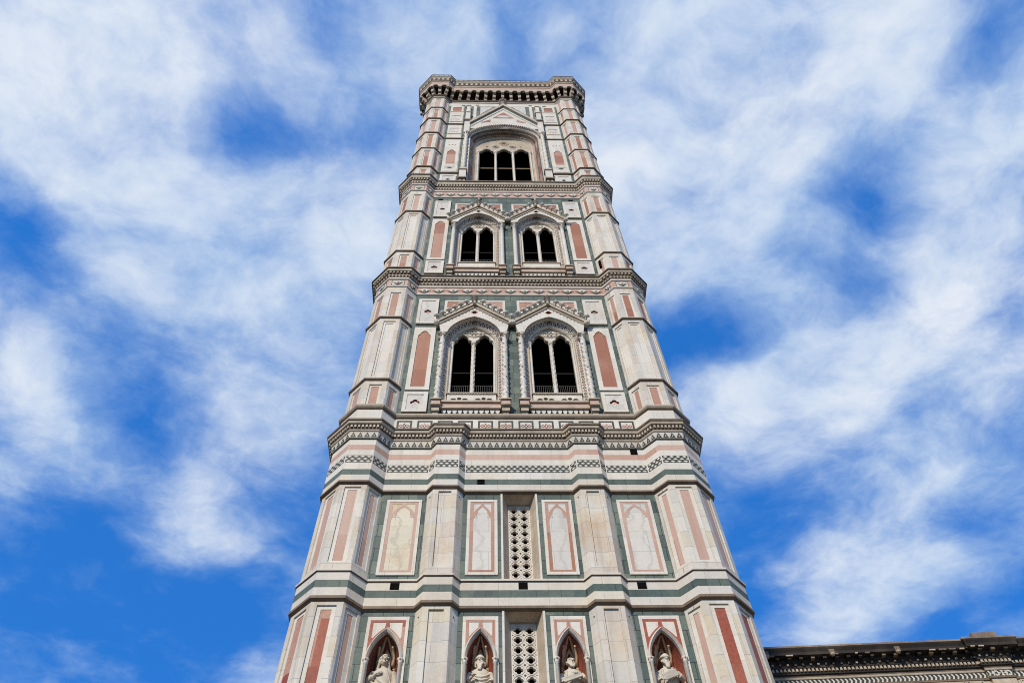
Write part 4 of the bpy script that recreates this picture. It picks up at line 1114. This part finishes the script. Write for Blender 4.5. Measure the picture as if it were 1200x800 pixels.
# ================================================================== the four statues
def statue(c, label, kind):
    mb = MB(); k = 'statue'
    X0, Y0, Z0 = c, .34, NZ0+.02
    K = {'hair': 2.50, 'hat': 2.46, 'scroll': 2.42, 'cap': 2.46}[kind]/2.40
    def P(x, y, z): return (X0+x*K, Y0+y*K, Z0+z*K)
    # robe: stacked ovals with fluted folds towards the feet
    prof = [(0, .345, .27), (.12, .34, .265), (.5, .30, .24), (.9, .285, .225), (1.15, .275, .21), (1.40, .27, .20), (1.62, .285, .205), (1.78, .300, .195), (1.90, .285, .165), (1.98, .20, .13), (2.03, .105, .10), (2.12, .085, .09)]
    vs = []; fs = []; n = 36
    for (z, rx, ry) in prof:
        for i in range(n):
            t = 2*math.pi*i/n; f = 1+max(0, .10*(1.25-z)/1.25)*math.sin(9*t+z*1.3)
            vs.append(P(rx*f*math.cos(t), ry*f*math.sin(t), z))
    for j in range(len(prof)-1):
        for i in range(n): fs.append((j*n+i, j*n+(i+1) % n, (j+1)*n+(i+1) % n, (j+1)*n+i))
    fs.append(tuple(range(n))[::-1]); fs.append(tuple((len(prof)-1)*n+i for i in range(n)))
    mb.mesh(vs, fs, k)
    ball(mb, P(0, 0, -.0), (.42*K, .33*K, .06), k, 16, 6)          # plinth
    turn = {'hair': .16, 'hat': -.10, 'scroll': .20, 'cap': .12}[kind]
    ct, st = math.cos(turn), math.sin(turn)
    def Hd(x, y, z): return P(x*ct-y*st, -.035+x*st+y*ct-.02, 2.235+z)    # head space, y < 0 is the face
    sc = K
    ball(mb, Hd(0, .02, .02), (.118*sc, .135*sc, .155*sc), k, 18, 12)
    ball(mb, Hd(0, -.035, -.07), (.085*sc, .09*sc, .095*sc), k, 14, 8)   # jaw
    tube(mb, [Hd(0, -.128, .045), Hd(0, -.150, .0), Hd(0, -.165, -.035)], [.018*sc, .022*sc, .028*sc], k, 6)   # nose
    for s in (-1, 1):
        tube(mb, [Hd(s*.015, -.125, .062), Hd(s*.055, -.123, .072), Hd(s*.092, -.095, .055)], .020*sc, k, 6)      # brow
        ball(mb, Hd(s*.045, -.108, .028), .020*sc, k, 8, 6)
        ball(mb, Hd(s*.062, -.085, -.03), (.035*sc, .03*sc, .03*sc), k, 8, 6)
        ball(mb, Hd(s*.122, .01, .0), (.018*sc, .03*sc, .045*sc), k, 8, 6)
    tube(mb, [Hd(-.04, -.125, -.078), Hd(0, -.138, -.074), Hd(.04, -.125, -.078)], .014*sc, k, 6)
    tube(mb, [Hd(-.03, -.122, -.102), Hd(0, -.132, -.102), Hd(.03, -.122, -.102)], .014*sc, k, 6)
    rnd = random.Random(kind)
    if kind == 'hair':                                   # long curled hair round a bare face
        for i in range(46):
            t = rnd.uniform(-.2, math.pi+.2); e = rnd.uniform(-.9, 1.3)
            ball(mb, Hd(.135*math.cos(t)*math.cos(e*.8), .03+.13*math.sin(t)*math.cos(e*.8), .02+.15*math.sin(e)), .045*sc, k, 7, 5)
        for s in (-1, 1):
            for j in range(5): ball(mb, Hd(s*(.125+.01*j), .0+.01*j, -.02-.05*j), .045*sc, k, 7, 5)
        ball(mb, Hd(0, -.085, .135), (.10*sc, .06*sc, .05*sc), k, 10, 6)
    if kind in ('hat', 'cap', 'scroll'):                 # beards
        L_ = {'hat': 7, 'cap': 6, 'scroll': 3}[kind]
        for j in range(L_):
            for x in (-.045, 0, .045):
                ball(mb, Hd(x*(1-.08*j), -.105-.006*j, -.125-.032*j), (.036*sc, .034*sc, .042*sc), k, 7, 5)
        for s in (-1, 1):
            for j in range(4): ball(mb, Hd(s*(.098-.012*j), -.055-.018*j, -.055-.028*j), .034*sc, k, 7, 5)
    if kind == 'scroll':
        for i in range(30):
            t = rnd.uniform(-.1, math.pi+.1); e = rnd.uniform(-.4, 1.2)
            ball(mb, Hd(.122*math.cos(t)*math.cos(e), .035+.125*math.sin(t)*math.cos(e), .03+.14*math.sin(e)), .032*sc, k, 7, 5)
    if kind == 'hat':                                    # soft peaked hat
        lathe_pts = [(.145, .075), (.150, .11), (.125, .155), (.09, .20), (.05, .245), (.02, .27)]
        for (r1, z1), (r2, z2) in zip(lathe_pts, lathe_pts[1:]):
            tube(mb, [Hd(0, .015, z1), Hd(0, .02, z2)], [r1*sc, r2*sc], k, 18)
        tube(mb, [Hd(.145*math.cos(t*math.pi/8), .015+.15*math.sin(t*math.pi/8), .08) for t in range(17)], .026*sc, k, 6)
        for s in (-1, 1):
            for j in range(4): ball(mb, Hd(s*.128, .02, .03-.05*j), .04*sc, k, 7, 5)
    if kind == 'cap':                                    # wrapped cap with a turned up edge
        for j in range(3):
            tube(mb, [Hd((.135-.022*j)*math.cos(t*math.pi/8), .01+(.14-.022*j)*math.sin(t*math.pi/8), .085+.042*j+.01*math.sin(t+j)) for t in range(17)], .034*sc, k, 6)
        ball(mb, Hd(0, .02, .15), (.10*sc, .10*sc, .09*sc), k, 12, 8)
        ball(mb, Hd(.02, .02, .25), .035*sc, k, 8, 6)
    def arm(sh, el, ha, r=(.105, .095, .085, .055)):
        m1 = [(a+b)/2 for a, b in zip(sh, el)]
        tube(mb, [P(*sh), P(*m1), P(*el)], [r[0]*sc, r[1]*sc, .09*sc], k, 12)
        ball(mb, P(*el), .088*sc, k, 10, 6); ball(mb, P(*sh), .11*sc, k, 12, 8)
        m2 = [a+(b-a)*.55 for a, b in zip(el, ha)]
        tube(mb, [P(*el), P(*m2)], [.088*sc, .092*sc], k, 12)              # wide sleeve
        tube(mb, [P(*m2), P(*ha)], [.052*sc, .040*sc], k, 10)
    def hand(h, d, up):
        h, d, up = Vector(h), Vector(d).normalized(), Vector(up).normalized(); sd = d.cross(up).normalized()
        def q(a, b, c_): return P(*(h+d*a+sd*b+up*c_))
        ball(mb, q(.045, 0, 0), (.045*sc, .04*sc, .045*sc), k, 10, 6)
        for j, (b, ln) in enumerate(((-.036, .075), (-.012, .088), (.012, .083), (.036, .066))):
            tube(mb, [q(.06, b, .0), q(.06+ln*.5, b*1.08, .012), q(.06+ln*.9, b*1.1, -.012), q(.06+ln*.95, b*1.1, -.035)], [.013*sc, .0125*sc, .011*sc, .010*sc], k, 6)
        tube(mb, [q(.02, .03, 0), q(.05, .066, -.012), q(.085, .072, -.028)], [.015*sc, .014*sc, .011*sc], k, 6)
    def fold(pts, r): tube(mb, [P(*p) for p in pts], r, k, 6)
    Lx = lambda s, a: (s*a[0], a[1], a[2])
    if kind == 'hair':      # right hand laid on the breast, left arm down holding the gathered mantle
        arm((-.29, .0, 1.83), (-.40, -.12, 1.54), (-.14, -.245, 1.73)); hand((-.13, -.245, 1.74), (1, -.05, .12), (0, -1, 0))
        arm((.29, .0, 1.83), (.36, -.04, 1.48), (.24, -.24, 1.28)); hand((.23, -.25, 1.27), (-.5, -.4, -.5), (0, -1, .3))
        fold([(-.25, -.12, 1.86), (-.08, -.20, 1.52), (.14, -.22, 1.36), (.30, -.18, 1.30)], .030*sc)
        fold([(-.32, -.14, 1.52), (-.10, -.22, 1.36), (.14, -.24, 1.22), (.32, -.14, 1.2)], .036*sc)
        fold([(-.38, -.1, 1.46), (-.34, -.16, 1.1), (-.28, -.18, .7)], .05*sc); fold([(.1, -.19, 1.88), (.20, -.19, 1.6), (.27, -.2, 1.3)], .026*sc)
        fold([(-.30, -.16, 1.36), (0, -.24, 1.16), (.28, -.2, 1.06)], .038*sc)
    if kind == 'hat':       # both forearms forward at the waist
        arm((-.29, .0, 1.82), (-.40, -.06, 1.52), (-.22, -.27, 1.60)); hand((-.21, -.28, 1.60), (.5, -.6, .1), (0, 0, 1))
        arm((.29, .0, 1.82), (.41, -.06, 1.52), (.31, -.27, 1.48)); hand((.30, -.28, 1.47), (-.1, -.7, -.4), (0, 0, 1))
        for j in range(4): fold([(-.24+.02*j, -.13, 1.80-.10*j), (-.10, -.20-.01*j, 1.66-.11*j), (.04, -.21-.01*j, 1.63-.11*j), (.20, -.18, 1.70-.11*j), (.27, -.1, 1.80-.1*j)], .024*sc)
        fold([(-.30, -.12, 1.36), (-.1, -.24, 1.2), (.1, -.25, 1.14), (.3, -.18, 1.16)], .04*sc); fold([(-.3, -.14, 1.22), (0, -.25, 1.0), (.3, -.16, .98)], .04*sc)
        fold([(.38, -.1, 1.42), (.36, -.14, 1.1), (.3, -.16, .7)], .05*sc)
    if kind in ('scroll', 'cap'):   # a tablet or open scroll held aslant across the body
        if kind == 'scroll': a_, b_, lowh, uph, hgt = (-.31, -.32, 1.38), (.27, -.29, 1.62), (-.31, -.31, 1.41), (.15, -.31, 1.70), .14
        else: a_, b_, lowh, uph, hgt = (-.18, -.34, 1.38), (.25, -.30, 1.58), (-.30, -.30, 1.46), (.17, -.28, 1.72), .22
        d = (Vector(b_)-Vector(a_)).normalized(); up = Vector((0, -.12, 1)); up = (up-d*up.dot(d)).normalized(); nn = d.cross(up).normalized()
        V = []
        for e in (0, 1):
            for f_ in (0, 1):
                for g_ in (-.02, .02): V.append(P(*((Vector(a_) if not e else Vector(b_))+up*hgt*f_+nn*g_)))
        mb.mesh(V, [(0, 1, 3, 2), (4, 6, 7, 5), (0, 4, 5, 1), (2, 3, 7, 6), (0, 2, 6, 4), (1, 5, 7, 3)], k)
        if kind == 'scroll': tube(mb, [P(*a_), P(*b_)], .035*sc, k, 10)
        arm((-.29, .0, 1.80), (-.40, -.09, 1.50), lowh); hand(lowh, (.4, -.6, -.3), (0, -.3, 1))
        arm((.29, .0, 1.80), (.41, -.07, 1.56), uph); hand(uph, (-.7, -.25, .1), (0, -1, .2))
        fold([(.30, .0, 1.90), (.40, -.06, 1.7), (.44, -.08, 1.4), (.40, -.1, .9)], .055*sc); fold([(-.16, -.15, 1.9), (-.2, -.2, 1.6), (-.24, -.2, 1.3)], .026*sc)
        fold([(-.1, -.14, 1.90), (0, -.19, 1.82), (.12, -.14, 1.9)], .022*sc)
        for j in range(4): fold([(-.2+.13*j, -.24, 1.05), (-.22+.14*j, -.27, .7), (-.24+.15*j, -.28, .2)], .035*sc)
    ob = mb.build('statue', None, (X0, Y0, NZ0))
    r = ob.modifiers.new('one_skin', 'REMESH'); r.mode = 'VOXEL'; r.voxel_size = .013; r.use_smooth_shade = True
    sm = ob.modifiers.new('worn', 'SMOOTH'); sm.factor = .5; sm.iterations = 2
    ob['label'] = label; ob['category'] = 'statue'; ob['group'] = 'marble statues in the niches of the tower'
statue(NICHE[0][0], 'bareheaded curly haired marble statue with one hand laid on its chest, in leftmost niche', 'hair')
statue(NICHE[1][0], 'bearded marble statue in a pointed hat with both forearms held forward', 'hat')
statue(NICHE[2][0], 'short bearded bareheaded marble statue with a long scroll slanting across its body', 'scroll')
statue(NICHE[3][0], 'bearded marble statue in a wrapped cap holding a broad tablet, in rightmost niche', 'cap')

# ================================================================== the cathedral wall behind
CA = R(-3.1)
CO = Vector((4.0, 16.95, 0))
CF = Fr(CO, (math.cos(CA), math.sin(CA), 0), (math.sin(CA), -math.cos(CA), 0))
CR = root('cathedral', CO, 'long dark-corniced cathedral wall with patterned marble frieze behind the tower', 'cathedral')
CL = 70.0
PIER0, PIER1 = 20.80, 22.05                              # pilaster strip that breaks the cornice forward
mb = MB()
plate(mb, CF, rect(-2, CL, 0, 30.0), [], 0, 'panelwall'); 
mb.face([CF(-2, 0, 0), CF(-2, 30.2, 0), CF(-2, 30.2, -14), CF(-2, 0, -14)], 'panelwall')
mb.face([CF(CL, 0, 0), CF(CL, 30.2, 0), CF(CL, 30.2, -14), CF(CL, 0, -14)], 'panelwall')
mb.face([CF(-2, 0, -14), CF(CL, 0, -14), CF(CL, 30.2, -14), CF(-2, 30.2, -14)], 'panelwall')
mb.build('wall', CR)
def cplan(o):
    p = .16
    return [(-2, o), (PIER0-o, o), (PIER0-o, o+p), (PIER1+o, o+p), (PIER1+o, o), (CL, o)]
def csweep(mb, prof):
    rings = [cplan(q[0]) for q in prof]
    for j in range(len(prof)-1):
        for i in range(5):
            a, b, c, d = rings[j][i], rings[j][i+1], rings[j+1][i+1], rings[j+1][i]
            mb.face([CF(a[0], prof[j][1], a[1]), CF(b[0], prof[j][1], b[1]), CF(c[0], prof[j+1][1], c[1]), CF(d[0], prof[j+1][1], d[1])], prof[j][2])
mb = MB()
DZ, DZF = -.30, -.06
csweep(mb, [(q, z+DZ, k) for q, z, k in [(.0, 29.43, 'aged_shade'), (.08, 29.44, 'aged_shade'), (.10, 29.48, 'aged_shade'), (.10, 29.52, 'soot'), (.18, 29.56, 'soot'), (.20, 29.66, 'soot'), (.20, 29.80, 'soot'), (.28, 29.86, 'soot'), (.29, 30.10, 'soot'),
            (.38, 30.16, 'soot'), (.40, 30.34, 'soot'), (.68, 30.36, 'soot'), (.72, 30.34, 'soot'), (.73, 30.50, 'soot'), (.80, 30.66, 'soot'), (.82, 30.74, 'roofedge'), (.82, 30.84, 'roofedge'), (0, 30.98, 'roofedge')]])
def crun(step, o, fn):
    p = cplan(o)
    for i in range(5):
        a, b = p[i], p[i+1]; l = math.hypot(b[0]-a[0], b[1]-a[1])
        A_ = Vector(CF(a[0], 0, a[1])); B_ = Vector(CF(b[0], 0, b[1])); d = B_-A_
        F = Fr(A_, d, (d.y, -d.x, 0)); n = max(1, round(l/step))
        for j in range(n):
            if i == 4 and j*l/n > 30: break
            fn(F, (j+.5)*l/n, l/n)
crun(.21, .20, lambda F, u, s: box(mb, F, u-s*.27, u+s*.27, 29.68+DZ, 29.83+DZ, -.02, .07, 'carved'))
rb = random.Random(3)
crun(.40, .29, lambda F, u, s: box(mb, F, u-s*.13, u+s*.13, 29.98+DZ, 30.08+DZ, -.05, .08, 'aged_shade' if rb.random() < .8 else 'carved'))
crun(.62, .39, lambda F, u, s: box(mb, F, u-s*.15, u+s*.15, 30.18+DZ, 30.35+DZ, -.02, .24, 'soot' if rb.random() < .72 else 'aged_shade'))
def frag(F, u, s):
    if rb.random() < .45: box(mb, F, u-s*rb.uniform(.1, .45), u+s*rb.uniform(.1, .45), 30.30+DZ, 30.37+DZ, -.05, .015, 'aged_shade' if rb.random() < .6 else 'carved')
crun(.5, .71, frag)
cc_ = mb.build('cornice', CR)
for n_ in range(14):
    u = 9.6+n_*3.45
    if PIER0-.9 < u < PIER1+.9: continue
    mb = MB(); F = Fr(CF(u, 0, .74), CF.u, CF.n)
    box(mb, F, -.14, .14, 30.30+DZ, 30.58+DZ, -.1, .05, 'aged_shade'); ball(mb, F(0, 30.28+DZ, .0), (.13, .13, .10), 'carved', 8, 5)
    kid(cc_, mb.build('lion_spout', cc_))
mb = MB()
csweep(mb, [(q, z+DZF, k) for q, z, k in [(.0, 28.62, 'aged_shade'), (.06, 28.64, 'aged_shade'), (.06, 28.74, 'carved'), (.03, 28.75, 'inlay'), (.03, 29.08, 'carved'), (.07, 29.10, 'carved'), (.09, 29.20, 'carved')]])
def zig(F, u, s):
    for q in ([(u-s*.5, 28.77), (u-s*.1, 28.77), (u+s*.18, 28.91), (u-s*.1, 29.06), (u-s*.5, 29.06), (u-s*.2, 28.91)],):
        plate(mb, F, [(a, b+DZF) for a, b in q], [], .012, 'frame', back=0)
crun(.23, .03, zig)
for i in range(6):                                       # chequered face of the pier
    for j in range(4):
        if (i+j) % 2: plate(mb, CF, diamond(PIER0+.13+(PIER1-PIER0-.26)*(i+.5)/6, 28.74+DZF+.45*(j+.5)/4, .10, .055), [], .16+.048, 'frame', back=.16)
kid(cc_, mb.build('patterned_frieze', cc_))
sp_ = .92
for n_ in range(42):
    u = 8.0+n_*sp_; mb = MB()
    if PIER0-.4 < u < PIER1+.4: continue
    plate(mb, CF, rect(u-sp_/2+.02, u+sp_/2-.02, 27.2, 28.54), [rect(u-.27, u+.27, 27.4, 28.42)], .05, 'panelwall', back=0, hback=0)
    for t in range(6):
        a = t*math.pi/3; plate(mb, CF, quatrefoil(u+.14*math.cos(a), 28.12+.14*math.sin(a), .085, 3), [], .012, 'inlay', back=0)
    plate(mb, CF, diamond(u, 28.12, .07), [], .02, 'pinkpale', back=0)
    for dx in (-.3, .3): plate(mb, CF, diamond(u+dx*1.15, 28.46, .045), [], .062, 'inlay', back=.05)
    plate(mb, CF, rect(u-.2, u+.2, 27.45, 27.85), [], .014, 'frame', back=0)
    kid(cc_, mb.build('rosette', cc_))
mb = MB()
box(mb, CF, PIER0, PIER1, 0, 28.64+DZF, 0, .16, 'panelwall'); box(mb, CF, PIER0-.15, PIER1-.1, 30.45, 30.82, -.4, .94, 'roofedge')
mb.build('pilaster', CR)
mb = MB()
mb.face([CF(-2, 30.6, .5), CF(CL, 30.6, .5), CF(CL, 33.4, -14), CF(-2, 33.4, -14)], 'tile')
mb.build('roof', CR)
